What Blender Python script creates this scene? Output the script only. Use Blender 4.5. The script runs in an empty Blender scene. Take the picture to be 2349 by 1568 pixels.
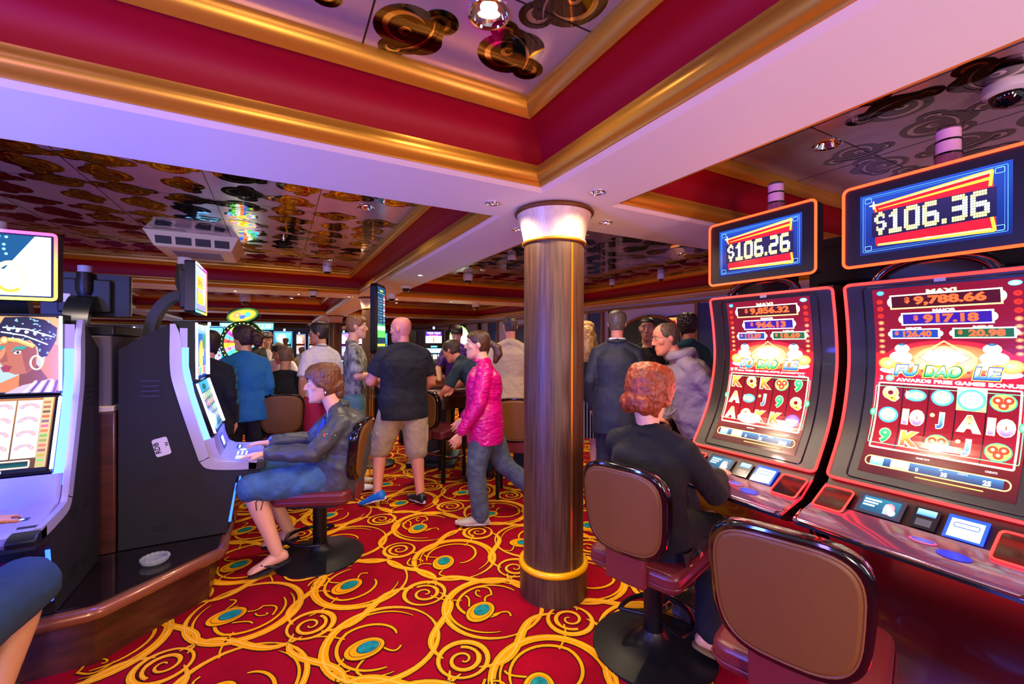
import bpy, math, random
from math import sin, cos, pi, radians, sqrt, atan2, hypot
from mathutils import Vector, Matrix
random.seed(7)
S = bpy.context.scene
COL = S.collection

# ------------------------------------------------------------------ camera, world, exposure
cam_d = bpy.data.cameras.new('camera'); cam = bpy.data.objects.new('camera', cam_d); COL.objects.link(cam)
cam.location = (0, 0, 1.53)
cam.rotation_euler = (radians(90), radians(-0.12), radians(-28.36))
cam_d.sensor_width = 36; cam_d.lens = 36 * 993 / 2349; cam_d.shift_y = 0.0013
cam_d.clip_start = 0.02
S.camera = cam
S.view_settings.view_transform = 'Standard'; S.view_settings.look = 'None'
S.view_settings.gamma = 1; S.view_settings.use_curve_mapping = False
S.view_settings.exposure = 0.65
W = bpy.data.worlds.new('world'); S.world = W; W.use_nodes = True
W.node_tree.nodes['Background'].inputs[0].default_value = (0.60, 0.55, 0.62, 1)
W.node_tree.nodes['Background'].inputs[1].default_value = 0.48

def lin(c):
    def g(v):
        v /= 255.0
        return v / 12.92 if v <= 0.04045 else ((v + 0.055) / 1.055) ** 2.4
    return (g(c[0]), g(c[1]), g(c[2]))

def area(name, loc, target, sx, sy, watts, col):
    l = bpy.data.lights.new(name, 'AREA'); l.shape = 'RECTANGLE'; l.size = sx; l.size_y = sy
    l.energy = watts; l.color = lin(col)
    o = bpy.data.objects.new(name, l); COL.objects.link(o); o.location = loc
    o.rotation_euler = (Vector(target) - Vector(loc)).to_track_quat('-Z', 'Y').to_euler()
    return o
# added fill lights behind and beside the camera, tinted like unseen machine screens
area('screen_glow_blue', (-2.6, 1.0, 1.25), (-.6, 2.2, 2.4), 0.5, 0.9, 110, (82, 108, 255))
area('screen_glow_violet', (-2.0, -1.2, 1.3), (0.6, 1.8, 1.6), 0.5, 0.9, 34, (150, 120, 255))
area('screen_glow_pink', (1.9, -1.3, 1.3), (1.3, 1.4, 1.9), 0.5, 0.9, 24, (255, 205, 215))
area('screen_glow_warm', (-0.2, -2.2, 1.5), (0.6, 3.0, 1.4), 0.6, 0.9, 44, (255, 225, 200))

def glow(name, loc, watts, col, r=.08):
    l = bpy.data.lights.new(name, 'POINT'); l.energy = watts; l.color = lin(col); l.shadow_soft_size = r
    o = bpy.data.objects.new(name, l); COL.objects.link(o); o.location = loc; return o
glow('deck_glow_blue', (-.28, 3.72, 1.02), 9, (60, 90, 255)); glow('deck_glow_blue', (-.70, 2.55, 1.15), 9, (70, 80, 255))
glow('screen_glow_red', (1.95, 1.45, 1.25), 1.4, (255, 110, 120))

# ------------------------------------------------------------------ materials
MT = {}
def nodes(m):
    m.use_nodes = True; n = m.node_tree
    return n, n.nodes['Principled BSDF']
def mat(name, col, rough=0.5, metal=0.0, emit=0, bump=0, bscale=60, var=0, vscale=8, coat=0, alpha=None, spec=None, sheen=0, stretch=None, col2=None):
    if name in MT: return MT[name]
    m = bpy.data.materials.new(name); n, b = nodes(m)
    c = lin(col); b.inputs['Base Color'].default_value = (*c, 1)
    b.inputs['Roughness'].default_value = rough; b.inputs['Metallic'].default_value = metal
    if spec is not None: b.inputs['Specular IOR Level'].default_value = spec
    if coat: b.inputs['Coat Weight'].default_value = coat; b.inputs['Coat Roughness'].default_value = 0.06
    if sheen: b.inputs['Sheen Weight'].default_value = sheen
    if emit:
        b.inputs['Emission Color'].default_value = (*c, 1); b.inputs['Emission Strength'].default_value = emit
        b.inputs['Base Color'].default_value = (*[v * 0.3 for v in c], 1)
    if bump or var:
        tc = n.nodes.new('ShaderNodeTexCoord'); mp = n.nodes.new('ShaderNodeMapping')
        n.links.new(tc.outputs['Object'], mp.inputs[0])
        if stretch: mp.inputs['Scale'].default_value = stretch
    if var:
        nz = n.nodes.new('ShaderNodeTexNoise'); nz.inputs['Scale'].default_value = vscale; nz.inputs['Detail'].default_value = 5
        n.links.new(mp.outputs[0], nz.inputs['Vector'])
        cr = n.nodes.new('ShaderNodeValToRGB'); cr.color_ramp.elements[0].position = 0.32; cr.color_ramp.elements[1].position = 0.68
        c2 = lin(col2) if col2 else tuple(min(1, v * (1 + var)) for v in c)
        c1 = c if col2 else tuple(v * (1 - var) for v in c)
        cr.color_ramp.elements[0].color = (*c1, 1); cr.color_ramp.elements[1].color = (*c2, 1)
        n.links.new(nz.outputs[0], cr.inputs[0]); n.links.new(cr.outputs[0], b.inputs['Base Color'])
    if bump:
        nb = n.nodes.new('ShaderNodeTexNoise'); nb.inputs['Scale'].default_value = bscale; nb.inputs['Detail'].default_value = 3
        n.links.new(mp.outputs[0], nb.inputs['Vector'])
        bp = n.nodes.new('ShaderNodeBump'); bp.inputs['Strength'].default_value = bump; bp.inputs['Distance'].default_value = 0.01
        n.links.new(nb.outputs[0], bp.inputs['Height']); n.links.new(bp.outputs[0], b.inputs['Normal'])
    MT[name] = m; return m
def clear(name, col=(255, 255, 255), rough=0.02, ior=1.45):
    if name in MT: return MT[name]
    m = mat(name, col, rough); b = m.node_tree.nodes['Principled BSDF']
    b.inputs['Transmission Weight'].default_value = 1; b.inputs['IOR'].default_value = ior
    return m
def screenmat(strength):
    k = 'screen_glow_%g' % strength
    if k in MT: return MT[k]
    m = bpy.data.materials.new(k); n, b = nodes(m)
    a = n.nodes.new('ShaderNodeVertexColor'); a.layer_name = 'col'
    b.inputs['Base Color'].default_value = (0.01, 0.01, 0.01, 1); b.inputs['Roughness'].default_value = 0.15
    n.links.new(a.outputs[0], b.inputs['Emission Color']); b.inputs['Emission Strength'].default_value = strength
    MT[k] = m; return m

GOLD = mat('brushed_gold', (190, 134, 34), 0.32, 0.55)
BRASS = mat('polished_brass', (235, 165, 40), 0.35, 0.8)
YELLOW = mat('yellow_brass', (255, 190, 0), 0.35, 0.25)
CHROME = mat('chrome', (225, 225, 230), 0.08, 1.0)
WHITE = mat('cream_soffit', (222, 222, 216), 0.55, 0, bump=0.04, bscale=300)
CREAM = mat('cream_chamfer', (226, 208, 190), 0.5)
REDC = mat('crimson_cove', (150, 0, 22), 0.55, 0, spec=0.25)
BROWNTRIM = mat('bronze_trim', (110, 62, 20), 0.4, 0.4)
BLACKM = mat('black_metal', (16, 16, 19), 0.35, 0.3)
BLACKP = mat('black_plastic', (14, 13, 17), 0.42)
BLACKG = mat('black_gloss', (10, 10, 14), 0.12, 0, coat=0.6)
DARKSTEEL = mat('dark_speckled_steel', (22, 22, 27), 0.6, 0.2, bump=0.2, bscale=500)
GREYM = mat('grey_metal', (120, 122, 130), 0.4, 0.5)
SILVER = mat('silver_plastic', (175, 172, 185), 0.32, 0.35)
WOOD = mat('dark_walnut', (54, 32, 20), 0.42, 0, var=1, vscale=9, col2=(92, 60, 38), stretch=(9, 9, 0.4))
WOOD2 = mat('plinth_wood', (82, 38, 26), 0.35, 0, var=1, vscale=5, col2=(58, 26, 18), coat=0.2, stretch=(1, 1, 6))
WOOD3 = mat('oak_trim', (150, 104, 60), 0.4, 0, var=0.2)
VENEER = mat('capital_veneer', (205, 180, 160), 0.35, 0, var=0.12, vscale=9, stretch=(8, 8, 0.6))
TAN = mat('tan_vinyl', (110, 68, 26), 0.5, 0, bump=0.12, bscale=260)
TANP = mat('tan_piping', (120, 74, 40), 0.35)
BURG = mat('burgundy_vinyl', (104, 34, 40), 0.33, 0, bump=0.06, bscale=200)
SKIN = mat('skin', (222, 165, 135), 0.5, 0, bump=0.05, bscale=120)
SKIN2 = mat('skin_tan', (196, 138, 105), 0.5, 0, bump=0.05, bscale=120)
SKIN3 = mat('skin_red', (218, 140, 118), 0.5, 0, bump=0.05, bscale=120)

# ------------------------------------------------------------------ mesh helpers
class MB:
    def __init__(s): s.v = []; s.f = []; s.mi = []; s.c = 0; s.vc = None
    def add(s, vs, fs, m=None):
        b = len(s.v); s.v.extend([tuple(p) for p in vs]); mm = s.c if m is None else m
        for f in fs: s.f.append(tuple(i + b for i in f)); s.mi.append(mm)
    def box(s, c, size, rz=0, m=None, R=None):
        x, y, z = [q / 2 for q in size]; vs = []
        for dx, dy, dz in ((-x,-y,-z),(x,-y,-z),(x,y,-z),(-x,y,-z),(-x,-y,z),(x,-y,z),(x,y,z),(-x,y,z)):
            p = Vector((dx, dy, dz))
            if R is not None: p = R @ p
            elif rz: p = Vector((dx*cos(rz)-dy*sin(rz), dx*sin(rz)+dy*cos(rz), dz))
            vs.append(p + Vector(c))
        s.add(vs, [(0,3,2,1),(4,5,6,7),(0,1,5,4),(1,2,6,5),(2,3,7,6),(3,0,4,7)], m)
    def lathe(s, prof, c=(0,0,0), n=32, m=None, cap=True, sx=1, sy=1):
        vs = []; fs = []
        for r, z in prof:
            for i in range(n):
                a = 2*pi*i/n; vs.append((c[0]+r*cos(a)*sx, c[1]+r*sin(a)*sy, c[2]+z))
        for k in range(len(prof)-1):
            for i in range(n):
                j = (i+1) % n; fs.append((k*n+i, k*n+j, (k+1)*n+j, (k+1)*n+i))
        if cap:
            if prof[0][0] > 1e-5: fs.append(tuple(range(n-1, -1, -1)))
            if prof[-1][0] > 1e-5: fs.append(tuple((len(prof)-1)*n+i for i in range(n)))
        s.add(vs, fs, m)
    def tube(s, pts, r, n=8, closed=False, m=None, cap=True):
        pts = [Vector(p) for p in pts]; N = len(pts); rs = r if isinstance(r, (list, tuple)) else [r]*N
        vs = []; up = None
        for i in range(N):
            a = pts[(i-1) % N] if (closed or i > 0) else pts[i]; b = pts[(i+1) % N] if (closed or i < N-1) else pts[i]
            d = (b-a); d = d.normalized() if d.length > 1e-9 else Vector((0,0,1))
            if up is None:
                up = Vector((0,0,1)) if abs(d.z) < 0.9 else Vector((1,0,0))
            e = d.cross(up)
            if e.length < 1e-6: e = d.cross(Vector((0,1,0.01)))
            e.normalize(); up = e.cross(d).normalized()
            for k in range(n):
                t = 2*pi*k/n; vs.append(pts[i] + e*(cos(t)*rs[i]) + up*(sin(t)*rs[i]))
        fs = []
        for i in range(N if closed else N-1):
            j = (i+1) % N
            for k in range(n):
                l = (k+1) % n; fs.append((i*n+k, i*n+l, j*n+l, j*n+k))
        if cap and not closed: fs.append(tuple(range(n-1,-1,-1))); fs.append(tuple((N-1)*n+k for k in range(n)))
        s.add(vs, fs, m)
    def sph(s, c, r, nu=16, nv=10, m=None, R=None):
        r = r if isinstance(r, (list, tuple)) else (r, r, r); vs = []; fs = []
        for j in range(nv+1):
            p = pi*j/nv
            for i in range(nu):
                a = 2*pi*i/nu; q = Vector((r[0]*sin(p)*cos(a), r[1]*sin(p)*sin(a), r[2]*cos(p)))
                if R is not None: q = R @ q
                vs.append(Vector(c)+q)
        for j in range(nv):
            for i in range(nu):
                k = (i+1) % nu; fs.append((j*nu+i, (j+1)*nu+i, (j+1)*nu+k, j*nu+k))
        s.add(vs, fs, m)
    def loft(s, rings, closed_ring=True, m=None, cap=True):
        n = len(rings[0]); vs = [p for r in rings for p in r]; fs = []
        for k in range(len(rings)-1):
            for i in range(n if closed_ring else n-1):
                j = (i+1) % n; fs.append((k*n+i, k*n+j, (k+1)*n+j, (k+1)*n+i))
        if cap and closed_ring: fs.append(tuple(range(n-1,-1,-1))); fs.append(tuple((len(rings)-1)*n+i for i in range(n)))
        s.add(vs, fs, m)
    def prism(s, poly, a, b, axis='z', m=None):
        """poly 2D extruded from a to b along axis (z: xy, x: yz, y: xz)"""
        def P(p, t): return (p[0], p[1], t) if axis == 'z' else ((t, p[0], p[1]) if axis == 'x' else (p[0], t, p[1]))
        n = len(poly); vs = [P(p, a) for p in poly]+[P(p, b) for p in poly]
        fs = [tuple(range(n-1,-1,-1)), tuple(range(n, 2*n))]+[(i, (i+1) % n, n+(i+1) % n, n+i) for i in range(n)]
        s.add(vs, fs, m)
    def build(s, name, mats, parent=None, smooth=True, bevel=0, ang=38, loc=None, rot=None):
        me = bpy.data.meshes.new(name); me.from_pydata(s.v, [], s.f)
        mats = mats if isinstance(mats, (list, tuple)) else [mats]
        for q in mats: me.materials.append(q)
        if len(mats) > 1: me.polygons.foreach_set('material_index', s.mi)
        me.update()
        if smooth:
            me.polygons.foreach_set('use_smooth', [True]*len(me.polygons)); me.set_sharp_from_angle(angle=radians(ang))
        o = bpy.data.objects.new(name, me); COL.objects.link(o)
        if parent is not None: o.parent = parent
        if loc: o.location = loc
        if rot: o.rotation_euler = rot
        if bevel:
            b = o.modifiers.new('bevel', 'BEVEL'); b.width = bevel; b.segments = 3; b.limit_method = 'ANGLE'; b.angle_limit = radians(40)
        return o

def tag(o, label, cat, group=None, kind=None):
    o['label'] = label; o['category'] = cat
    if group: o['group'] = group
    if kind: o['kind'] = kind
    return o
def thing(name, label, cat, loc=(0,0,0), rz=0, group=None):
    o = bpy.data.objects.new(name, None); COL.objects.link(o); o.location = loc; o.rotation_euler = (0, 0, rz)
    o.empty_display_size = 0.1
    return tag(o, label, cat, group)
def struct(o): o['kind'] = 'structure'; return o
def dup(root, loc, rz, label, group=None):
    r = root.copy(); COL.objects.link(r); r.location = loc; r.rotation_euler = (0, 0, rz); r['label'] = label
    if group: r['group'] = group
    for ch in list(root.children):
        c = ch.copy(); COL.objects.link(c); c.parent = r
        for g in ch.children:
            d = g.copy(); COL.objects.link(d); d.parent = c
    return r
def head(deg):   # compass heading (0 = +Y, 90 = +X) to a z rotation
    return -radians(deg)
def rrect(w, h, r, n=6, cx=0, cy=0):
    pts = []
    for k, (sx, sy) in enumerate(((1,1),(-1,1),(-1,-1),(1,-1))):
        for i in range(n+1):
            a = pi/2*k + pi/2*i/n
            pts.append((cx+sx*(w/2-r)+r*cos(a), cy+sy*(h/2-r)+r*sin(a)))
    return pts

# ------------------------------------------------------------------ flat artwork mapped on a surface
_txt = {}
def text_geo(s, bold=0.0):
    k = (s, bold)
    if k in _txt: return _txt[k]
    cu = bpy.data.curves.new('t', 'FONT'); cu.body = s; cu.size = 1; cu.offset = bold; cu.align_x = 'CENTER'; cu.resolution_u = 3
    o = bpy.data.objects.new('t', cu); COL.objects.link(o)
    dg = bpy.context.evaluated_depsgraph_get()
    me = bpy.data.meshes.new_from_object(o.evaluated_get(dg))
    vs = [(v.co.x, v.co.y) for v in me.vertices]; fs = [tuple(p.vertices) for p in me.polygons]
    bpy.data.objects.remove(o); bpy.data.curves.remove(cu); bpy.data.meshes.remove(me)
    if vs:
        x0 = min(v[0] for v in vs); x1 = max(v[0] for v in vs); y0 = min(v[1] for v in vs); y1 = max(v[1] for v in vs)
    else: x0 = y0 = 0; x1 = y1 = 1
    _txt[k] = (vs, fs, (x0, x1, y0, y1)); return _txt[k]
class Art:
    def __init__(s): s.v = []; s.f = []; s.c = []
    def _a(s, vs, fs, cs, L):
        b = len(s.v); s.v.extend([(x, y, L) for x, y in vs]); s.f.extend([tuple(i+b for i in f) for f in fs]); s.c.extend(cs)
    def rect(s, x, y, w, h, c, c2=None, L=0, rows=None):
        rows = rows or max(1, int(h/0.02)); c2 = c2 or c; vs = []; cs = []; fs = []
        for j in range(rows+1):
            t = j/rows; cc = tuple(c[k]*(1-t)+c2[k]*t for k in range(3))
            vs += [(x, y+h*t), (x+w, y+h*t)]; cs += [cc, cc]
            if j < rows: fs.append((2*j, 2*j+1, 2*j+3, 2*j+2))
        s._a(vs, fs, cs, L)
    def poly(s, pts, c, L=1): s._a(pts, [tuple(range(len(pts)))], [c]*len(pts), L)
    def ell(s, x, y, rx, ry, c, cc=None, L=1, n=20, a0=0, rings=1):
        cc = cc or c; vs = [(x, y)]; cs = [cc]; fs = []
        for k in range(1, rings+1):
            t = k/rings
            for i in range(n):
                a = 2*pi*i/n+a0; vs.append((x+rx*t*cos(a), y+ry*t*sin(a))); cs.append(tuple(cc[q]*(1-t)+c[q]*t for q in range(3)))
        for i in range(n): fs.append((0, 1+i, 1+(i+1) % n))
        for k in range(1, rings):
            for i in range(n): j = (i+1) % n; fs.append((1+(k-1)*n+i, 1+k*n+i, 1+k*n+j, 1+(k-1)*n+j))
        s._a(vs, fs, cs, L)
    def line(s, pts, w, c, L=1, closed=False):
        N = len(pts); vs = []; ws = w if isinstance(w, list) else [w]*N
        for i in range(N):
            a = pts[(i-1) % N] if closed or i else pts[0]; b = pts[(i+1) % N] if closed or i < N-1 else pts[-1]
            dx, dy = b[0]-a[0], b[1]-a[1]; l = hypot(dx, dy) or 1; nx, ny = -dy/l*ws[i]/2, dx/l*ws[i]/2
            vs += [(pts[i][0]+nx, pts[i][1]+ny), (pts[i][0]-nx, pts[i][1]-ny)]
        fs = [(2*i, 2*i+1, 2*((i+1) % N)+1, 2*((i+1) % N)) for i in range(N if closed else N-1)]
        s._a(vs, fs, [c]*len(vs), L)
    def frame(s, x, y, w, h, t, c, L=1, r=0.004):
        p = rrect(w, h, r, 3, x+w/2, y+h/2)
        q = []
        for i in range(len(p)):
            a, b = p[i], p[(i+1) % len(p)]; k = max(1, int(hypot(b[0]-a[0], b[1]-a[1])/0.03))
            for j in range(k): q.append((a[0]+(b[0]-a[0])*j/k, a[1]+(b[1]-a[1])*j/k))
        s.line(q, t, c, L, True)
    def text(s, t, x, y, h, c, L=2, bold=0.0, w=None, c2=None, skew=0):
        """centred at x,y; glyph height h; optional fitted width w"""
        vs, fs, (x0, x1, y0, y1) = text_geo(t, bold)
        if not vs: return
        k = h/(y1-y0); kx = (w/(x1-x0)) if w else k; mx = (x0+x1)/2; my = (y0+y1)/2; c2 = c2 or c
        out = [((a-mx)*kx+x+skew*(b-my)*k, (b-my)*k+y) for a, b in vs]
        cs = [tuple(c2[q]+(c[q]-c2[q])*((b-y0)/(y1-y0)) for q in range(3)) for a, b in vs]
        s._a(out, fs, cs, L)
    def build(s, name, mp, parent=None, strength=2.0, step=0.0006):
        me = bpy.data.meshes.new(name); me.from_pydata([tuple(mp(x, y, L*step)) for x, y, L in s.v], [], s.f)
        at = me.color_attributes.new('col', 'FLOAT_COLOR', 'POINT'); buf = []
        for c in s.c: buf += [*lin(c), 1.0]
        at.data.foreach_set('color', buf); me.materials.append(screenmat(strength)); me.update()
        o = bpy.data.objects.new(name, me); COL.objects.link(o)
        if parent is not None: o.parent = parent
        return o
SEG = {'0': 'abcdef', '1': 'bc', '2': 'abged', '3': 'abgcd', '4': 'fgbc', '5': 'afgcd', '6': 'afgedc', '7': 'abc', '8': 'abcdefg', '9': 'abcdfg'}
def dots(ch):
    g = set()
    if ch == '.': return {(0,8),(1,8),(0,9),(1,9)}, 3
    if ch == '$':
        rows = ["..11..", ".1111.", "11..1.", "11....", ".1111.", "....11", ".1..11", ".1111.", "..11..", "..11.."]
        return {(x, y) for y, r in enumerate(rows) for x, q in enumerate(r) if q == '1'}, 7
    if ch == '1':
        for y in range(10): g |= {(2,y),(3,y)}
        g |= {(1,1),(0,2),(1,2),(0,9),(1,9),(4,9),(5,9),(0,8),(1,8),(4,8),(5,8)}; return g, 7
    q = SEG[ch]
    for x in range(1, 6):
        if 'a' in q: g |= {(x,0),(x,1)}
        if 'g' in q: g |= {(x,4),(x,5)}
        if 'd' in q: g |= {(x,8),(x,9)}
    for y in range(1, 5):
        if 'f' in q: g |= {(0,y),(1,y)}
        if 'b' in q: g |= {(5,y),(6,y)}
    for y in range(5, 9):
        if 'e' in q: g |= {(0,y),(1,y)}
        if 'c' in q: g |= {(5,y),(6,y)}
    return g, 8

# ------------------------------------------------------------------ room grid (coffers between white beams)
ZB = 2.345; ZP = 2.69
XB = [(-3.60, -3.07), (1.23, 1.77)]           # beams running away (solid x ranges)
XC = [(-3.05, 1.23), (1.77, 6.02)]            # coffer x ranges
XLEFT = (-7.9, -3.62)
YC = [(-3.9, 1.96), (2.525, 7.76), (8.42, 13.6), (14.25, 19.4), (20.05, 25.2)]
COFF = [(x0, x1, y0, y1) for (x0, x1) in [XLEFT]+XC for (y0, y1) in YC]
XW, YW, YN = 6.6, 26.2, -4.6

def plane_holes(mb, xs, ys, rects, circles, z, m=0):
    """horizontal plane with rectangular openings and round openings (x,y,r), facing down"""
    xs = set(xs); ys = set(ys)
    for a, b, c, d in rects: xs |= {a, b}; ys |= {c, d}
    for x, y, r in circles: xs |= {x-r*1.3, x+r*1.3}; ys |= {y-r*1.3, y+r*1.3}
    xs = sorted(xs); ys = sorted(ys)
    for i in range(len(xs)-1):
        for j in range(len(ys)-1):
            cx, cy = (xs[i]+xs[i+1])/2, (ys[j]+ys[j+1])/2
            if any(a < cx < b and c < cy < d for a, b, c, d in rects): continue
            if any(abs(cx-x) < r*1.3 and abs(cy-y) < r*1.3 for x, y, r in circles): continue
            mb.add([(xs[i],ys[j],z),(xs[i],ys[j+1],z),(xs[i+1],ys[j+1],z),(xs[i+1],ys[j],z)], [(0,1,2,3)], m)
    for x, y, r in circles:
        n = 32; vs = []
        for k in range(n):
            a = 2*pi*k/n+pi/4; q = 1.3*r/max(abs(cos(a)), abs(sin(a)))
            vs += [(x+r*cos(a), y+r*sin(a), z), (x+q*cos(a), y+q*sin(a), z)]
        mb.add(vs, [(2*k, 2*((k+1) % n), 2*((k+1) % n)+1, 2*k+1) for k in range(n)], m)

SOFFIT_LAMPS = [(1.094, 2.265), (1.509, 1.831), (1.933, 2.255), (1.50, 2.698)]
SOFFIT_LAMPS2 = [(1.10, 8.09), (1.93, 8.09), (1.5, 7.66), (1.5, 8.52), (0.3, 8.09), (-0.6, 8.09), (3.0, 8.09), (1.5, 5.1)]
PANEL_LAMPS = [(0.651, 1.382), (0.653, 3.843), (2.811, 1.347), (0.65, 6.6), (2.85, 3.7), (2.85, 6.3), (-1.6, 3.2), (-1.0, 0.2), (4.6, 3.9), (0.3, 10.0), (3.0, 10.0), (0.3, 12.6), (3.0, 12.6), (-1.6, 11.0), (0.3, 16.5), (3.0, 16.5), (-1.5, 17.5), (0.3, 21.5), (4.8, 6.4), (4.8, 11)]
# soffit (white beams)
mb = MB()
plane_holes(mb, [-8.2, XW], [YN, YW], [(a-0.0, b+0.0, c-0.0, d+0.0) for a, b, c, d in [(x0-0.03, x1+0.03, y0-0.03, y1+0.03) for x0, x1, y0, y1 in COFF]],
            [(x, y, 0.036) for x, y in SOFFIT_LAMPS], ZB)
o = mb.build('ceiling', WHITE, smooth=False); struct(o)

# moulding + red cove + panel for each coffer
def loop(x0, x1, y0, y1, s, z): return [(x0+s, y0+s, z), (x1-s, y0+s, z), (x1-s, y1-s, z), (x0+s, y1-s, z)]
P_ch = [(-0.03, ZB), (0.0, 2.36)]
P_low = [(0.0, 2.36), (0.012, 2.358), (0.016, 2.366), (0.030, 2.372), (0.042, 2.386), (0.049, 2.405), (0.050, 2.428), (0.046, 2.434), (0.046, 2.452), (0.036, 2.456), (0.030, 2.452), (0.004, 2.40)]
P_red = [(-0.012, 2.40), (-0.012, 2.52), (0.0, 2.562), (0.024, 2.590), (0.06, 2.608), (0.165, 2.622)]
P_up = [(0.170, 2.626), (0.160, 2.612), (0.170, 2.606), (0.180, 2.612), (0.198, 2.628), (0.210, 2.652), (0.214, 2.676), (0.210, 2.69)]
def ring_mesh(name, C, prof, m, sm=True):
    mb = MB(); x0, x1, y0, y1 = C
    for side in range(4):
        rings = []
        for s, z in prof:
            L = loop(x0, x1, y0, y1, s, z); rings.append((L[side], L[(side+1) % 4]))
        vs = [p for r in rings for p in r]; fs = [(2*k, 2*k+1, 2*k+3, 2*k+2) for k in range(len(rings)-1)]
        mb.add(vs, fs)
    return mb.build(name, m, smooth=sm, ang=50)

PANEL = bpy.data.materials.new('satin_mirror_panel')
n, b = nodes(PANEL); b.inputs['Metallic'].default_value = 1; b.inputs['Roughness'].default_value = 0.2
b.inputs['Metallic'].default_value = .7
b.inputs['Base Color'].default_value = (*lin((196, 184, 198)), 1)
MIR = bpy.data.materials.new('polished_mirror_swirl'); n2, b2 = nodes(MIR)
b2.inputs['Metallic'].default_value = 1; b2.inputs['Roughness'].default_value = 0.04; b2.inputs['Base Color'].default_value = (*lin((112, 104, 106)), 1)
MIR2 = bpy.data.materials.new('polished_mirror_light'); n3, b3 = nodes(MIR2)
b3.inputs['Metallic'].default_value = 1; b3.inputs['Roughness'].default_value = 0.06; b3.inputs['Base Color'].default_value = (*lin((225, 208, 205)), 1)
for nn, bb, sc, st in ((n, b, 5, .12), (n2, b2, 5, .12), (n3, b3, 5, .12)):
    tc = nn.nodes.new('ShaderNodeTexCoord'); nz = nn.nodes.new('ShaderNodeTexNoise'); nz.inputs['Scale'].default_value = sc
    nz.inputs['Detail'].default_value = 1.5
    bp = nn.nodes.new('ShaderNodeBump'); bp.inputs['Strength'].default_value = st; bp.inputs['Distance'].default_value = 0.02
    nn.links.new(tc.outputs['Object'], nz.inputs['Vector']); nn.links.new(nz.outputs[0], bp.inputs['Height']); nn.links.new(bp.outputs[0], bb.inputs['Normal'])

def ribbon(mb, pts, ws, z, m, flip=False):
    N = len(pts); vs = []
    for i in range(N):
        a = pts[max(0, i-1)]; b = pts[min(N-1, i+1)]; dx, dy = b[0]-a[0], b[1]-a[1]; l = hypot(dx, dy) or 1
        w = ws[i]/2; nx, ny = -dy/l*w, dx/l*w
        vs += [(pts[i][0]+nx, pts[i][1]+ny, z), (pts[i][0]-nx, pts[i][1]-ny, z)]
    fs = [(2*i, 2*i+1, 2*i+3, 2*i+2) for i in range(N-1)]
    if flip: fs = [tuple(reversed(f)) for f in fs]
    mb.add(vs, fs, m)
def arc(cx, cy, r, a0, a1, n, sx=1, sy=1): return [(cx+r*sx*cos(radians(a0+(a1-a0)*i/n)), cy+r*sy*sin(radians(a0+(a1-a0)*i/n))) for i in range(n+1)]
def bulge(n, w0, w1, p=1.0): return [w0+(w1-w0)*max(0, sin(pi*i/n))**p for i in range(n+1)]
def xf(pts, cx, cy, a, k=1, mir=1):
    ca, sa = cos(a), sin(a); return [(cx+k*(mir*x*ca-y*sa), cy+k*(mir*x*sa+y*ca)) for x, y in pts]
LOBES = [(0, 0, .140), (-.145, -.045, .080), (.135, -.07, .066), (.0, -.10, .10)]
CLOUD = [  # (points, widths, material)  dark outer lobes, inner light lobes, crescents
    (arc(0, 0, .125, -60, 200, 22), bulge(22, .004, .030, .5), 1), (arc(0, -.005, .088, -50, 190, 18), bulge(18, .002, .026), 2),
    (arc(.012, -.012, .052, -30, 240, 16), bulge(16, .002, .040), 1), (arc(.015, -.02, .022, -90, 240, 12), bulge(12, .002, .02), 2),
    (arc(-.145, -.045, .068, 60, 300, 14), bulge(14, .003, .024, .5), 1), (arc(-.14, -.045, .04, 60, 290, 12), bulge(12, .002, .026), 2),
    (arc(.135, -.07, .055, -150, 80, 12), bulge(12, .003, .02, .5), 1), (arc(.13, -.07, .030, -150, 70, 10), bulge(10, .002, .02), 2),
    (arc(.02, .05, .20, -160, -40, 16), bulge(16, .002, .030), 1), (arc(.03, .09, .20, -150, -60, 12), bulge(12, .002, .014), 2),
]
SEAMW = 0.742
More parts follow.
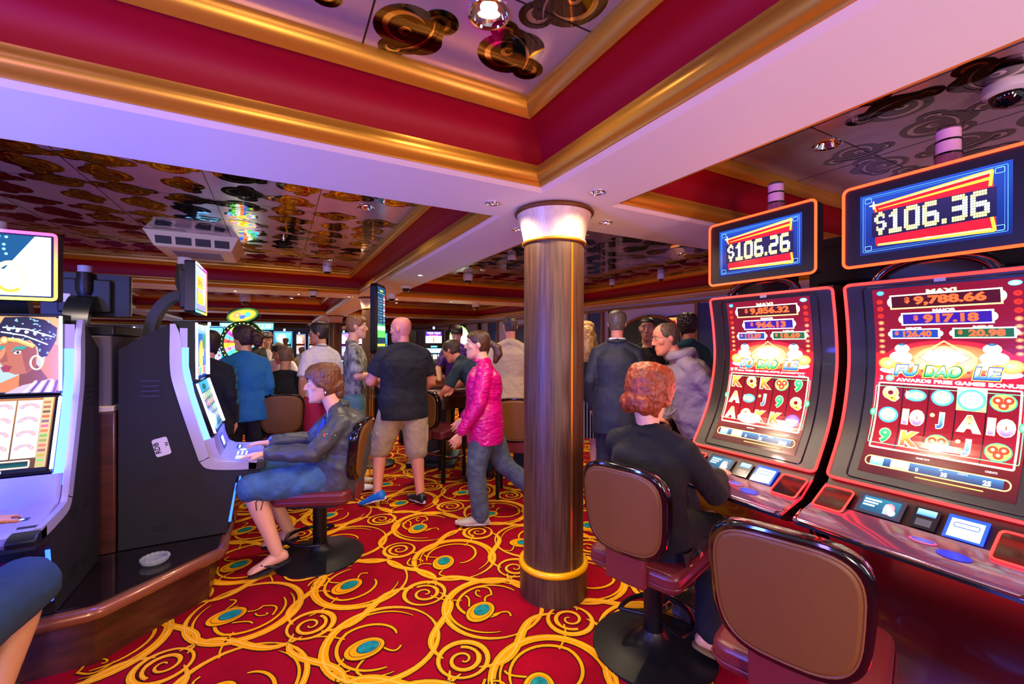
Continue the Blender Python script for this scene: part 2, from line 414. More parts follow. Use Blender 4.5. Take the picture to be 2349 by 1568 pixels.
def panel_mesh(C, far):
    x0, x1, y0, y1 = C; a, b_, c, d = x0+.2, x1-.2, y0+.2, y1-.2
    mb = MB(); lamps = [(x, y, 0.062) for x, y in PANEL_LAMPS if a < x < b_ and c < y < d and not far]
    plane_holes(mb, [a, b_], [c, d], [], lamps, ZP, 0)
    # seams
    xs = []; k = 0.285
    while k > a: k -= SEAMW
    while k < b_-.05:
        if k > a+.05: xs.append(k)
        k += SEAMW
    ys = []; k = 4.24-1.48*8
    while k < d-.05:
        if k > c+.05: ys.append(k)
        k += 1.48
    w = .003
    for x in xs: mb.add([(x-w,c,ZP-.0012),(x+w,c,ZP-.0012),(x+w,d,ZP-.0012),(x-w,d,ZP-.0012)], [(3,2,1,0)], 3)
    for y in ys: mb.add([(a,y-w,ZP-.0014),(b_,y-w,ZP-.0014),(b_,y+w,ZP-.0014),(a,y+w,ZP-.0014)], [(3,2,1,0)], 3)
    R = random.Random(int(x0*10)+int(y0*7))
    near0 = abs(x1-1.23) < .01 and abs(y1-1.96) < .01
    sp = .371; i0 = int((a-.285)/sp)-1; yy = c+.19; row = 0
    while yy < d-.12:
        xx = .285+sp*i0+sp/2
        while xx < b_-.12:
            if xx > a+.14 and not any(hypot(xx-l[0], yy-l[1]) < .25 for l in lamps) and not (near0 and xx > -.05 and yy > 1.15):
                an = ((row+int(round((xx-.285)/sp))) % 4)*pi/2+R.uniform(-.25, .25); mr = R.choice((1, -1)); kk = R.uniform(.82, 1.0)
                for lx, ly, lr in LOBES:
                    nn = 12 if far else 24; pp = xf([(lx+lr*cos(2*pi*q_/nn), ly+lr*.9*sin(2*pi*q_/nn)) for q_ in range(nn)], xx, yy, an, kk, mr)
                    pp = [(min(b_-.002, max(a+.002, px_)), min(d-.002, max(c+.002, py_))) for px_, py_ in pp]
                    mb.add([(px_, py_, ZP-.0006-.00005*lr) for px_, py_ in pp], [tuple(range(nn))], 1)
                for q, (pts, ws, m) in enumerate(CLOUD[1:4] if far else CLOUD[1:]):
                    st = 2 if far else 1
                    ribbon(mb, xf(pts, xx+R.uniform(-.02, .02) if q == 99 else xx, yy, an, kk, mr)[::st], [w_*kk for w_ in ws][::st], ZP-.0010-.0002*q, m, flip=(mr > 0))
            xx += sp
        yy += .345; row += 1
    if near0:
        for xx, yy, an, mr in ((.409, 1.585, 2.2, 1), (.800, 1.545, .6, -1), (.885, 1.20, -1.2, 1), (.02, 1.50, 1.0, 1), (.42, 1.13, 2.8, -1)):
            for lx, ly, lr in LOBES: mb.add([(px_, py_, ZP-.0006-.00005*lr) for px_, py_ in [(min(b_-.002, p[0]), min(d-.002, p[1])) for p in xf([(lx+lr*cos(2*pi*q_/28), ly+lr*.9*sin(2*pi*q_/28)) for q_ in range(28)], xx, yy, an, .86, mr)]], [tuple(range(28))], 1)
            for q, (pts, ws, m) in enumerate(CLOUD[1:]): ribbon(mb, [(min(b_-.002, p[0]), min(d-.002, p[1])) for p in xf(pts, xx, yy, an, .86, mr)], [w_*.86 for w_ in ws], ZP-.0010-.0002*q, 2 if m == 2 else 1, flip=(mr > 0))
    return mb.build('ceiling', [PANEL, MIR, MIR2, BLACKM], smooth=False)
for C in COFF:
    far = C[2] > 8 or C[0] < -3.1
    struct(ring_mesh('trim_coffer_edge', C, P_ch, CREAM, False)); struct(ring_mesh('trim_lower_moulding', C, P_low, GOLD))
    struct(ring_mesh('trim_crimson_cove', C, P_red, REDC)); struct(ring_mesh('trim_upper_moulding', C, P_up, GOLD))
    struct(panel_mesh(C, far))

# ------------------------------------------------------------------ lamps in the ceiling
def add_spot(x, y, z, w, col, size=110, blend=.5, r=.03):
    l = bpy.data.lights.new('lamp_light', 'SPOT'); l.energy = w; l.color = lin(col); l.spot_size = radians(size); l.spot_blend = blend; l.shadow_soft_size = r
    o = bpy.data.objects.new('lamp_light', l); COL.objects.link(o); o.location = (x, y, z); return o
BULB = mat('lamp_bulb', (255, 232, 190), 0.5, emit=22)
def downlight(x, y, z, r, label, watts, size=110, lit=True, deep=True, group=None):
    t = thing('downlight', label, 'ceiling light', (x, y, z), 0, group)
    m = MB(); m.lathe([(r*1.22, 0.0), (r*1.2, -.006), (r*1.06, -.007), (r*.98, 0.0)], n=28, cap=False); m.build('trim_ring', CHROME, t)
    if deep:
        m = MB(); m.lathe([(r*.99, -.001), (r*.8, .03), (r*.45, .07), (r*.2, .085)], n=28, cap=False); m.build('reflector', CHROME, t)
        m = MB(); m.sph((0, 0, .024), (r*.50, r*.50, .010), 16, 8); m.build('bulb', BULB if lit else CHROME, t)
        if lit: add_spot(x, y, z+.012, watts, (255, 226, 186), size)
    else:
        m = MB(); m.lathe([(r*.98, -.001), (r*.5, -.003), (0.0, -.004)], n=20, cap=False); m.build('bulb', BULB, t)
        add_spot(x, y, z-.012, watts, (255, 226, 186), size)
    return t
names = ['recessed chrome downlight in the white beam just left of the near column', 'recessed chrome downlight in the white beam in front of the near column', 'recessed chrome downlight in the white beam right of the near column', 'recessed chrome downlight in the white beam hidden half behind the near column head']
for (x, y), lb in zip(SOFFIT_LAMPS, names): downlight(x, y, ZB, .036, lb, 32, 150, group='downlights around the near column')
downlight(0.651, 1.382, ZP, .062, 'large bright recessed downlight in the mirrored panel at the top of the picture', 55, 140)
downlight(0.653, 3.843, ZP, .062, 'recessed downlight in the mirrored panel left of the red cove stripe', 52, 140)
downlight(2.811, 1.347, ZP, .062, 'unlit chrome downlight in the mirrored panel above the slot machine toppers', 0, 130, lit=False)
for (x, y) in PANEL_LAMPS[3:]:
    near = any(c[0] < x < c[1] and c[2] < y < c[3] for c in COFF if c[2] < 8 and c[0] > -3.1)
    downlight(x, y, ZP, .062 if near else .045, 'small recessed downlight in a mirrored ceiling panel of the gaming hall', 52 if y < 8.4 else 80, 140, deep=near, group='downlights in the mirrored panels')
for (x, y) in SOFFIT_LAMPS2:
    downlight(x, y, ZB, .034, 'small downlight along a white ceiling beam further back', 30, 145, deep=False, group='downlights along the far beams')

DOMEG = mat('dome_smoked_glass', (12, 12, 20), 0.06, 0, coat=1)
WPL = mat('white_plastic', (228, 220, 224), 0.4)
def dome(x, y, z, k, label, mount=.05, group=None):
    t = thing('security_camera', label, 'security camera', (x, y, z), 0, group)
    m = MB(); m.lathe([(.062*k, 0), (.066*k, -mount*.5), (.064*k, -mount), (.05*k, -mount-.012)], n=24); m.build('housing', WPL, t)
    m = MB(); m.lathe([(.048*k, -mount-.006), (.046*k, -mount-.022*k), (.034*k, -mount-.042*k), (.014*k, -mount-.052*k), (0, -mount-.053*k)], n=20); m.build('dome', DOMEG, t)
dome(2.858, .65, ZP, 1.25, 'pink-lit white dome camera on the mirrored panel at the top right', .04)
dome(2.80, 6.75, ZP, 1.25, 'white dome camera on the mirrored panel left of the near column, the larger one', .10)
dome(2.72, 5.05, ZP, .9, 'small white dome camera on the mirrored panel right beside the near column', .05)
dome(1.618, 6.222, ZB, 1.2, 'black dome camera on the wide white beam left of the near column', .02)
dome(1.66, 7.30, ZB, 1.15, 'white boxy dome camera on the beam just above the tall roulette display', .07)
dome(.50, 7.72, ZB+.02, 1.1, 'dome camera under the gold moulding above the patterned shirt man', .06)
dome(.66, 7.2, ZP, 1.0, 'dome camera on the mirrored panel above the red cove corner', .06)
dome(5.64, 5.2, ZP, .9, 'white ceiling sensor on the mirrored panel left of the small jackpot topper', .07)
dome(6.0-.45, 6.3, ZP, .8, 'small white ceiling sensor above the suited man', .05)
dome(3.62, 8.30, ZB, 1.2, 'white dome camera on the far beam above the purple shirt dealer', .05)
dome(-.75, 13.0, ZP, 2.0, 'white dome camera on the far ceiling above the prize wheel', .10)

# air conditioner cassette
t = thing('air_conditioner', 'cream ceiling cassette air conditioner with dark louvres on the mirrored ceiling at left', 'air conditioner', (-.80, 6.10, ZP))
m = MB(); x0, y0, z0 = .39, .44, -.02
m.loft([[(-.42,-.46,0),(.42,-.46,0),(.42,.46,0),(-.42,.46,0)], [(-.40,-.44,-.03),(.40,-.44,-.03),(.40,.44,-.03),(-.40,.44,-.03)], [(-.34,-.38,-.15),(.34,-.38,-.15),(.34,.38,-.15),(-.34,.38,-.15)], [(-.31,-.35,-.16),(.31,-.35,-.16),(.31,.35,-.16),(-.31,.35,-.16)]])
m.build('housing', mat('aged_cream_plastic', (226, 206, 160), .5), t, bevel=.006)
m = MB(); m.box((0, 0, -.163), (.44, .44, .006)); m.build('filter_panel', mat('ac_filter', (120, 116, 150), .6), t, bevel=.002)
for i in range(4):
    m = MB()
    for k in range(5):
        m.box((-.255+.17*i, -.433+.0068*k, -.055-.0136*k), (.135, .010, .005), m=0)
    m.box((-.255+.17*i, -.412, -.088), (.135, .012, .078), R=Matrix.Rotation(radians(26.6), 3, 'X'))
    m.build('louvre', mat('louvre_dark', (52, 44, 34), .5), t)
t2 = MB(); t2.lathe([(.022, 0), (.02, -.012), (.008, -.014), (.008, -.03), (.02, -.032), (.018, -.036)], (0, 0, 0), 14)
o = t2.build('sprinkler', CHROME, loc=(.05, 5.4, ZP)); tag(o, 'small chrome fire sprinkler on the mirrored ceiling right of the air conditioner', 'sprinkler')

# ------------------------------------------------------------------ floor: crimson carpet with gold scrolls
CAR = mat('carpet_crimson', (164, 2, 32), 0.95, 0, bump=0.5, bscale=420, var=1, vscale=3.0, col2=(140, 1, 26), sheen=.0, spec=.1)
CARG = mat('carpet_gold', (255, 172, 8), 0.95, 0, bump=0.5, bscale=420, spec=.1)
CARL = mat('carpet_gold_light', (255, 196, 60), 0.95, 0, bump=0.5, bscale=420, spec=.1)
CARD = mat('carpet_outline', (58, 22, 10), 0.95, spec=.1)
CART = mat('carpet_teal', (28, 138, 132), 0.95, 0, bump=0.5, bscale=420, var=.3, vscale=30, spec=.1)
CARTD = mat('carpet_teal_dark', (20, 72, 76), 0.95, spec=.1)
mb = MB()
mb.add([(-8.2, YN, 0), (XW, YN, 0), (XW, YW, 0), (-8.2, YW, 0)], [(0, 1, 2, 3)], 0)
ZF = .0012
def spiral(cx, cy, r0, r1, a0, turns, n):
    return [(cx+(r0+(r1-r0)*(i/n)**.8)*cos(a0+turns*2*pi*i/n), cy+(r0+(r1-r0)*(i/n)**.8)*sin(a0+turns*2*pi*i/n)) for i in range(n+1)]
def stroke(mb, pts, ws, L, lod):
    st = 3 if lod else 1
    p = pts[::st]; w = ws[::st]
    if (len(pts)-1) % st: p = p+[pts[-1]]; w = w+[ws[-1]]
    ribbon(mb, p, [q+.011 for q in w], ZF+L*.0003, 3); ribbon(mb, p, w, ZF+.0012+L*.0003, 1)
    if not lod and max(w) > .018: ribbon(mb, p, [q*.28 for q in w], ZF+.0026+L*.0003, 2)
def cell(mb, cx, cy, i, j, lod):
    R = random.Random(i*131+j*17+5)
    v = (i+2*j) % 4; a = [0, pi/2+.3, pi+.1, -pi/2-.2][v]; mr = 1 if (i+j) % 2 else -1
    T = lambda p, k=1: xf(p, cx, cy, a, k, mr)
    # big double ring, thick on one side
    n = 40
    stroke(mb, T(arc(0, 0, .283, -200, 160, n)), bulge(n, .010, .040, .9), 0, lod)
    stroke(mb, T(arc(.018, .006, .246, -95, 150, n)), bulge(n, .004, .018, .7), 1, lod)
    # inner scroll running from the eye
    stroke(mb, T([(.02+(.10+.10*min(1, q*2.2))*cos(radians(165-255*q)), .0+(.08+.115*min(1, q*2.2))*sin(radians(165-255*q))) for q in [k/26 for k in range(27)]]), bulge(26, .008, .018, .5), 2, lod)
    stroke(mb, T([(.17+.17*q, .10+.10*q+.02*sin(pi*q)) for q in [k/8 for k in range(9)]]), [.010]*9, 3, lod)
    # thick S-shaped connectors through the touching points of neighbouring medallions
    sg = 1 if (i+j) % 2 else -1
    S1 = [(sg*(.27-.54*q), -.316+.13*(.5-q)*2*(1-.35*abs(.5-q)*2)+.05*sin(2*pi*q)) for q in [k/20 for k in range(21)]]
    stroke(mb, xf(S1, cx, cy, 0), bulge(20, .008, .046, .9), 3, lod)
    stroke(mb, xf([(y, x) for x, y in S1], cx, cy, 0), bulge(20, .008, .040, .9), 3, lod)
    # eye
    ex, ey = cx-.092, cy-.02; ea = R.uniform(-.5, .5)+(0.5 if v % 2 else 0)
    def E(r1, r2, ox, L, m, n=28):
        nn = 12 if lod else n; pts = [(ox+r1*cos(2*pi*k/nn), r2*sin(2*pi*k/nn)) for k in range(nn)]
        pts = xf(pts, ex, ey, ea)
        mb.add([(x, y, ZF+L) for x, y in pts], [tuple(range(nn))], m)
    E(.104, .078, 0, .0030, 3); E(.098, .072, 0, .0036, 1); E(.078, .055, .002, .0040, 3); E(.075, .052, .002, .0044, 1); E(.056, .042, .016, .0048, 5); E(.052, .039, .018, .0052, 4)
    # tendrils from the eye
    tx = lambda p: xf(p, ex, ey, a+ea*.3, 1, mr)
    stroke(mb, tx([(-.075-.09*t, -.02-.05*sin(pi*t*.9)-.03*t) for t in [k/12 for k in range(13)]]), [.011]*13, 4, lod)
    stroke(mb, tx([(.0+.05*sin(pi*t*.8)+.02*t, -.06-.11*t) for t in [k/12 for k in range(13)]]+[(.05+.13*t, -.17-.045*sin(pi*t)) for t in [k/10 for k in range(1, 11)]]), [.012]*23, 4, lod)
    stroke(mb, tx([(.09+.06*sin(2.4*t), -.115+.05*t+.045*cos(3.2*t)-.045) for t in [k/10 for k in range(11)]]), [.010]*11, 4, lod)
    stroke(mb, tx([(.085+.09*t, .0-.07*sin(pi*t*.55)) for t in [k/10 for k in range(11)]]), [.011]*11, 4, lod)
    # small spiral at the corner of four medallions
    sx, sy = cx+.316, cy+.31; ang = R.uniform(0, 6.3); k2 = R.uniform(.92, 1.06)
    X2 = lambda p: xf(p, sx, sy, ang, k2, 1)
    stroke(mb, X2(arc(0, 0, .118, 0, 360, 30)), [.014+.018*(.5-.5*cos(2*pi*k/30)) for k in range(31)], 5, lod)
    stroke(mb, X2(spiral(.005, 0, .008, .088, 0, 1.55, 34)), [.009+.020*(k/34)**1.2*(1 if k < 30 else .5) for k in range(35)], 6, lod)
for i in range(-8, 9):
    for j in range(-1, 26):
        cx = .474+.633*i; cy = 2.272+.628*j
        if cx > XW-.3 or cx < -4.8 or (cx < -2.2 and cy < 3): continue
        if -1.9 < cx < -.6 and 2.9 < cy < 4.4: continue
        d = .475*cx+.88*cy; l = .88*cx-.475*cy
        if d < .8 or abs(l) > d*1.3+.9: continue
        cell(mb, cx, cy, i, j, d > 6.0)
o = mb.build('floor', [CAR, CARG, CARL, CARD, CART, CARTD], smooth=False); struct(o)

# ------------------------------------------------------------------ walls
LILW = mat('lilac_wall', (206, 200, 232), .6, 0, bump=.05, bscale=100)
BLUEP = mat('blue_panel', (38, 52, 120), .35, 0, coat=.3)
DOORB = mat('dark_arch', (40, 16, 24), .4)
m = MB(); m.box((XW+.1, (YN+YW)/2, 1.25), (.2, YW-YN, 2.5)); struct(m.build('wall_right', LILW, smooth=False))
m = MB(); m.box(((XW-8.2)/2, YW+.1, 1.25), (XW+8.2, .2, 2.5)); struct(m.build('wall_far', LILW, smooth=False))
def trimbox(name, c, size, mt): 
    m = MB(); m.box(c, size); o = m.build(name, mt, bevel=.006); struct(o); return o
trimbox('trim_wall_rail', (XW-.02, 11, 2.285), (.05, 30, .06), WOOD3)
trimbox('trim_wainscot', (XW-.02, 11, .5), (.05, 30, 1.0), WOOD2)
k = 1
for y0, y1 in ((4.55, 5.22), (7.78, 8.3), (13.2, 13.9), (17.2, 17.9)):
    trimbox('window_%d' % k, (XW-.03, (y0+y1)/2, 1.62), (.04, y1-y0, 1.24), BLUEP)
    for yy in (y0, y1): trimbox('trim_%d' % k, (XW-.035, yy, 1.62), (.07, .07, 1.3), WOOD3)
    k += 1
for yy in (7.45, 14.7, 16.2, 20): trimbox('trim_pilaster', (XW-.05, yy, 1.25), (.1, .14, 2.06), WOOD)
k = 1
for yc, w in ((6.35, 1.5), (11.4, 2.2)):
    pts = [(yc-w/2, 0), (yc+w/2, 0)]+[(yc+w/2*cos(a), 1.72+.36*sin(a)) for a in [pi*i/16 for i in range(17)]]
    m = MB(); m.prism(pts, XW-.03, XW-.06, 'x'); struct(m.build('door_%d' % k, DOORB, smooth=False))
    m = MB(); m.tube([(XW-.06, yc+w/2*cos(a), 1.72+.36*sin(a)) for a in [pi*i/20 for i in range(21)]], .03, 8); struct(m.build('trim_arch', WOOD3)); k += 1
trimbox('window_9', (3.2, YW-.03, 1.5), (1.5, .04, .9), BLUEP); trimbox('trim_9', (3.2, YW-.02, 1.5), (1.7, .05, 1.05), WOOD3)
t = thing('framed_picture', 'small red-orange lit framed picture on the far right wall behind the bun man', 'picture', (XW-.03, 5.62, 1.93))
m = MB(); m.box((0, 0, 0), (.05, .5, .26)); m.build('frame', WOOD, t, bevel=.008)
A = Art(); A.rect(-.21, -.09, .42, .18, (220, 60, 30), (255, 150, 90)); A.ell(.05, .02, .09, .05, (255, 200, 150)); A.ell(-.1, -.01, .06, .05, (160, 20, 20))
A.build('picture', lambda x, y, L: (-.028-L, -x, y), t, 1.2)

# ------------------------------------------------------------------ columns
def column(x, y, label, ang):
    t = thing('column', label, 'column', (x, y, 0), 0, 'round wood-veneer columns')
    m = MB(); m.lathe([(.206, 0), (.206, .168), (.19, .172)], n=48); m.build('base', WOOD, t)
    m = MB(); m.tube([(.196*cos(a), .196*sin(a), .186) for a in [2*pi*i/48 for i in range(48)]], .019, 12, True); m.build('base_ring', YELLOW, t)
    m = MB(); m.lathe([(.184, .17), (.184, 2.14)], n=48); m.build('shaft', WOOD, t)
    for a in (ang, ang+pi):
        m = MB(); m.box((.1835*cos(a), .1835*sin(a), 1.155), (.006, .012, 1.93), a); m.build('brass_strip', BRASS, t)
    m = MB(); m.tube([(.190*cos(a), .190*sin(a), 2.142) for a in [2*pi*i/48 for i in range(48)]], .010, 10, True); m.build('neck_ring', BRASS, t)
    m = MB(); m.lathe([(.186, 2.14), (.192, 2.18), (.203, 2.23), (.218, 2.28), (.232, 2.325), (.236, 2.335)], n=48); m.build('capital', VENEER, t)
    m = MB(); m.lathe([(.232, 2.316), (.242, 2.320), (.246, 2.328), (.242, 2.336), (.235, 2.3445)], n=48); m.build('rim_moulding', BROWNTRIM, t)
ca = atan2(-2.243, -1.505)
column(1.505, 2.243, 'thick round walnut column with a lit cream capital and yellow ring, nearest the camera', ca+radians(35))
column(1.50, 8.09, 'round column behind the tall black roulette display', ca+.4)
column(1.50, 13.93, 'slimmer-looking distant column left of the bun-haired man', ca+.2)
column(1.50, 19.8, 'most distant column behind the crowd', ca)

# ------------------------------------------------------------------ slot machines on the right (curved tall screens, red neon)
NEON = mat('red_neon', (255, 34, 30), .4, emit=4.2)
NEON2 = mat('red_neon_dim', (220, 20, 30), .4, emit=2.5)
BELLY = mat('belly_red', (44, 2, 12), .3, 0, coat=.5)
DECKP = mat('deck_plum_gloss', (120, 84, 120), .12, .4, coat=.8)
PRF = [(-.042, 1.805), (-.006, 1.60), (0, 1.40), (-.064, 1.15), (-.195, .93)]
def prof(t):
    t = min(.9999, max(0, t))*4; i = int(t); u = t-i
    p = [PRF[max(0, i-1)], PRF[i], PRF[i+1], PRF[min(4, i+2)]]
    f = lambda a, b, c, d: .5*((2*b)+(-a+c)*u+(2*a-5*b+4*c-d)*u*u+(-a+3*b-3*c+d)*u**3)
    return f(*[q[0] for q in p]), f(*[q[1] for q in p])
def prof_n(t):
    a, b = prof(max(0, t-.01)), prof(min(1, t+.01)); dy, dz = b[0]-a[0], b[1]-a[1]; l = hypot(dy, dz)
    return (dz/l, -dy/l)   # pointing to -y
RW = .335
SW, SH, ST0, ST1 = .46, .845, .055, .925
def smap(x, y, L):
    t = ST0+(1-y/SH)*(ST1-ST0); py, pz = prof(t); ny, nz = prof_n(t); k = .0056+L
    return (x, py+ny*k, pz+nz*k)
def neon_loop(t0, t1, w, off, r=.03, n=26):
    pts = []
    tt = lambda d: d/.92
    def pt(x, t):
        py, pz = prof(t); ny, nz = prof_n(t); return (x, py+ny*off, pz+nz*off)
    k = 5
    for i in range(n+1): pts.append(pt(-w, t0+tt(r)+(t1-t0-2*tt(r))*i/n))
    for i in range(1, k): a = pi/2*i/k; pts.append(pt(-w+r*(1-cos(a)), t1-tt(r)*(1-sin(a))))
    for i in range(9): pts.append(pt(-w+r+(2*w-2*r)*i/8, t1))
    for i in range(1, k): a = pi/2*i/k; pts.append(pt(w-r+r*sin(a), t1-tt(r)*(1-cos(a))))
    for i in range(n+1): pts.append(pt(w, t1-tt(r)-(t1-t0-2*tt(r))*i/n))
    for i in range(1, k): a = pi/2*i/k; pts.append(pt(w-r*(1-cos(a)), t0+tt(r)*(1-sin(a))))
    for i in range(9): pts.append(pt(w-r-(2*w-2*r)*i/8, t0))
    for i in range(1, k): a = pi/2*i/k; pts.append(pt(-w+r-r*sin(a), t0+tt(r)*(1-cos(a))))
    return pts
GY = (255, 240, 150); CRD = (120, 4, 20); ORG = (255, 84, 40)
def plate(A, cx, cy, w, h, rim, fill, txt, label, lcol, tx, tcol, lab_h):
    A.ell(cx-w/2, cy, .016, h*.42, (220, 235, 225), rim, 1); A.ell(cx+w/2, cy, .016, h*.42, (220, 235, 225), rim, 1)
    A.rect(cx-w/2-.006, cy-h/2-.006, w+.012, h+.012, rim, (255, 255, 235), 2, 2); A.rect(cx-w/2, cy-h/2, w, h, fill, None, 3, 2)
    A.text('$', cx-w/2+tx*w-.002, cy+h*.1, h*.55, ORG, 4, .04); 
    A.text(txt, cx+w*.06, cy, h*.84, ORG, 4, .05, w=w*(.66 if len(txt) > 6 else .62))
    A.text(label, cx, cy+h/2+lab_h*.62+.002, lab_h*1.25, rim, 4, .06, w=lab_h*5.4); A.text(label, cx, cy+h/2+lab_h*.62+.002, lab_h*1.1, (255, 252, 240), 5, .03, w=lab_h*5.2)
def symbol(A, s, x, y, k):
    if s in 'KQAJ9' or s == '10':
        col = {'K': ((255, 200, 60), (220, 60, 30)), 'Q': ((255, 240, 160), (240, 150, 40)), 'A': ((255, 120, 60), (255, 240, 210)), 'J': ((150, 200, 255), (40, 90, 200)), '9': ((80, 230, 120), (0, 140, 70)), '10': ((255, 255, 255), (130, 90, 210))}[s]
        w = k*1.15 if s == '10' else None
        A.text(s, x, y, k*1.1, (255, 248, 180), 3, .10, w=w*1.1 if w else None); A.text(s, x, y, k, col[0], 4, .045, w=w, c2=col[1])
        if s in 'QJ': A.ell(x+(k*.42 if s == 'Q' else -k*.42), y-(k*.25 if s == 'Q' else -k*.3), k*.14, k*.14, (255, 200, 90), (255, 255, 220), 5, 8)
    elif s == 'F':   # pair of red flowers on green
        A.ell(x, y, k*.62, k*.56, (30, 170, 140), (60, 210, 170), 3, 20); A.ell(x, y, k*.56, k*.5, (250, 190, 80), (255, 220, 120), 4, 20)
        for dx, dy in ((-.24, .1), (.24, .12), (.02, -.2)): A.ell(x+dx*k, y+dy*k, k*.24, k*.24, (215, 40, 20), (255, 90, 50), 5, 12); A.ell(x+dx*k, y+dy*k, k*.1, k*.1, (255, 190, 130), (255, 255, 230), 6, 8)
    elif s == 'B':   # glowing figurine blur
        A.ell(x, y, k*.6, k*.55, (60, 150, 240), (140, 220, 255), 3, 18); A.ell(x-.02*k, y+.02*k, k*.46, k*.42, (255, 180, 150), (255, 250, 240), 4, 14)
        for dx, dy in ((-.25, -.15), (.2, .2), (.25, -.2), (-.1, .25)): A.ell(x+dx*k, y+dy*k, k*.13, k*.11, (240, 120, 100), (255, 220, 190), 5, 8)
    elif s == 'P':   # turquoise fish shape
        A.ell(x, y, k*.62, k*.4, (40, 190, 200), (170, 250, 240), 3, 18); A.poly([(x-k*.5, y-k*.3), (x-k*.15, y), (x-k*.55, y+k*.32)], (250, 220, 150), 4)
        A.ell(x+k*.12, y, k*.36, k*.24, (250, 180, 110), (255, 250, 210), 4, 14)
    elif s == 'W':   # bowl
        A.ell(x, y, k*.6, k*.55, (120, 70, 200), (180, 140, 240), 3, 18); A.poly([(x-k*.5, y+k*.1), (x+k*.5, y+k*.1), (x+k*.3, y-k*.35), (x-k*.3, y-k*.35)], (250, 240, 220), 4)
    elif s == 'C':   # jade coin wreath
        A.rect(x-k*.72, y-k*.7, k*1.44, k*1.4, (150, 200, 120), (210, 240, 170), 3); A.ell(x, y, k*.7, k*.68, (80, 190, 150), (140, 230, 190), 4, 24)
        A.ell(x, y, k*.55, k*.52, (220, 250, 210), (160, 240, 200), 5, 24); A.ell(x, y, k*.34, k*.32, (120, 220, 180), (255, 255, 240), 6, 18)
def art_fu(vals, reels, sub, glare, big):
    A = Art(); w = SW; 
    A.rect(-w/2, 0, w, SH, (130, 6, 22), (96, 4, 26), 0, 40)
    A.rect(-w/2, .30, w, .22, (150, 20, 60), (200, 20, 20), .4, 12)
    A.rect(-w/2, 0, w, .30, (60, 4, 14), (160, 12, 20), .4, 12)
    # side coin columns
    for sx in (-1, 1):
        for i in range(9): 
            A.ell(sx*(.205), .80-.032*i-.02, .012, .011, (170, 40, 20), (255, 170, 110) if i > 2 else (150, 20, 20), 1, 10)
    A.ell(-.2, .822, .014, .012, (20, 120, 230), (120, 220, 255), 1); A.ell(.2, .822, .018, .012, (60, 180, 250), (220, 250, 255), 1)
    plate(A, 0, .775, .325, .052, (255, 225, 120), (52, 4, 16), vals[0], 'MAXI', GY, .17, ORG, .017)
    plate(A, .005, .697, .265, .045, (235, 225, 255), (38, 14, 120), vals[1], 'MAJOR', GY, .17, ORG, .013)
    plate(A, -.092, .625, .15, .040, (200, 240, 255), (20, 50, 130), vals[2], 'MINOR', GY, .12, ORG, .010)
    plate(A, .112, .625, .16, .040, (220, 255, 210), (10, 70, 40), vals[3], 'MINI', GY, .12, ORG, .010)
    # glowing treasure artwork
    for i, (rx, ry, c, cc) in enumerate(((.20, .105, (170, 16, 40), (250, 90, 60)), (.155, .085, (240, 90, 50), (255, 210, 120)), (.095, .075, (255, 200, 120), (255, 255, 240)))):
        A.ell(0, .485, rx, ry, c, cc, 1.2+i*.6, 28, rings=3)
    dm = [(0, .585), (.095, .50), (0, .415), (-.095, .50)]
    A.line(dm, .008, (255, 225, 120), 4, True); A.line([(0, .57), (.08, .5), (0, .43), (-.08, .5)], .003, (200, 60, 20), 4.2, True)
    A.poly([(-.05, .535), (.05, .535), (.062, .505), (-.062, .505)], (255, 255, 250), 5); A.poly([(-.04, .50), (.04, .50), (.03, .465), (-.03, .465)], (255, 250, 220), 5)
    A.line([(-.045, .455), (-.005, .455)], .01, (230, 150, 20), 5); A.line([(.01, .49), (.045, .475), (.015, .45), (.05, .447)], .007, (230, 140, 20), 5)
    for sx in (-1, 1):
        A.ell(sx*.135, .545, .026, .026, (255, 225, 190), (255, 250, 240), 4, 14); A.ell(sx*.135, .568, .012, .007, (30, 60, 90), (60, 120, 160), 5, 10)
        A.ell(sx*.14, .50, .04, .032, (255, 190, 160), (255, 245, 235), 3.6, 16); A.ell(sx*.185, .465, .034, .032, (230, 130, 40), (255, 225, 140), 3.4, 16)
        A.ell(sx*.178, .468, .008, .008, (60, 150, 200), (230, 250, 255), 5, 8)
        A.ell(sx*.115, .462, .02, .018, (250, 220, 230), (255, 255, 255), 4, 10); A.ell(sx*.165, .43, .05, .018, (200, 160, 240), (240, 230, 255), 2.6, 14)
    for t_, x, c1, c2, wd in (('FU', -.105, (255, 255, 255), (20, 120, 220), .062), ('DAO', -.002, (240, 255, 230), (20, 150, 90), .092), ('LE', .108, (255, 255, 255), (40, 100, 220), .06)):
        A.text(t_, x*1.15, .432, .066, (255, 200, 60), 6, .10, w=wd*1.34, skew=.15); A.text(t_, x*1.15, .432, .059, (20, 50, 150) if t_ != 'DAO' else (10, 90, 50), 6.5, .07, w=wd*1.24, skew=.15); A.text(t_, x*1.15, .432, .050, c1, 7, .04, w=wd*1.15, c2=c2, skew=.15)
    A.ell(-.066, .432, .006, .007, (250, 60, 40), None, 7, 8); A.ell(.072, .432, .006, .007, (250, 60, 40), None, 7, 8)
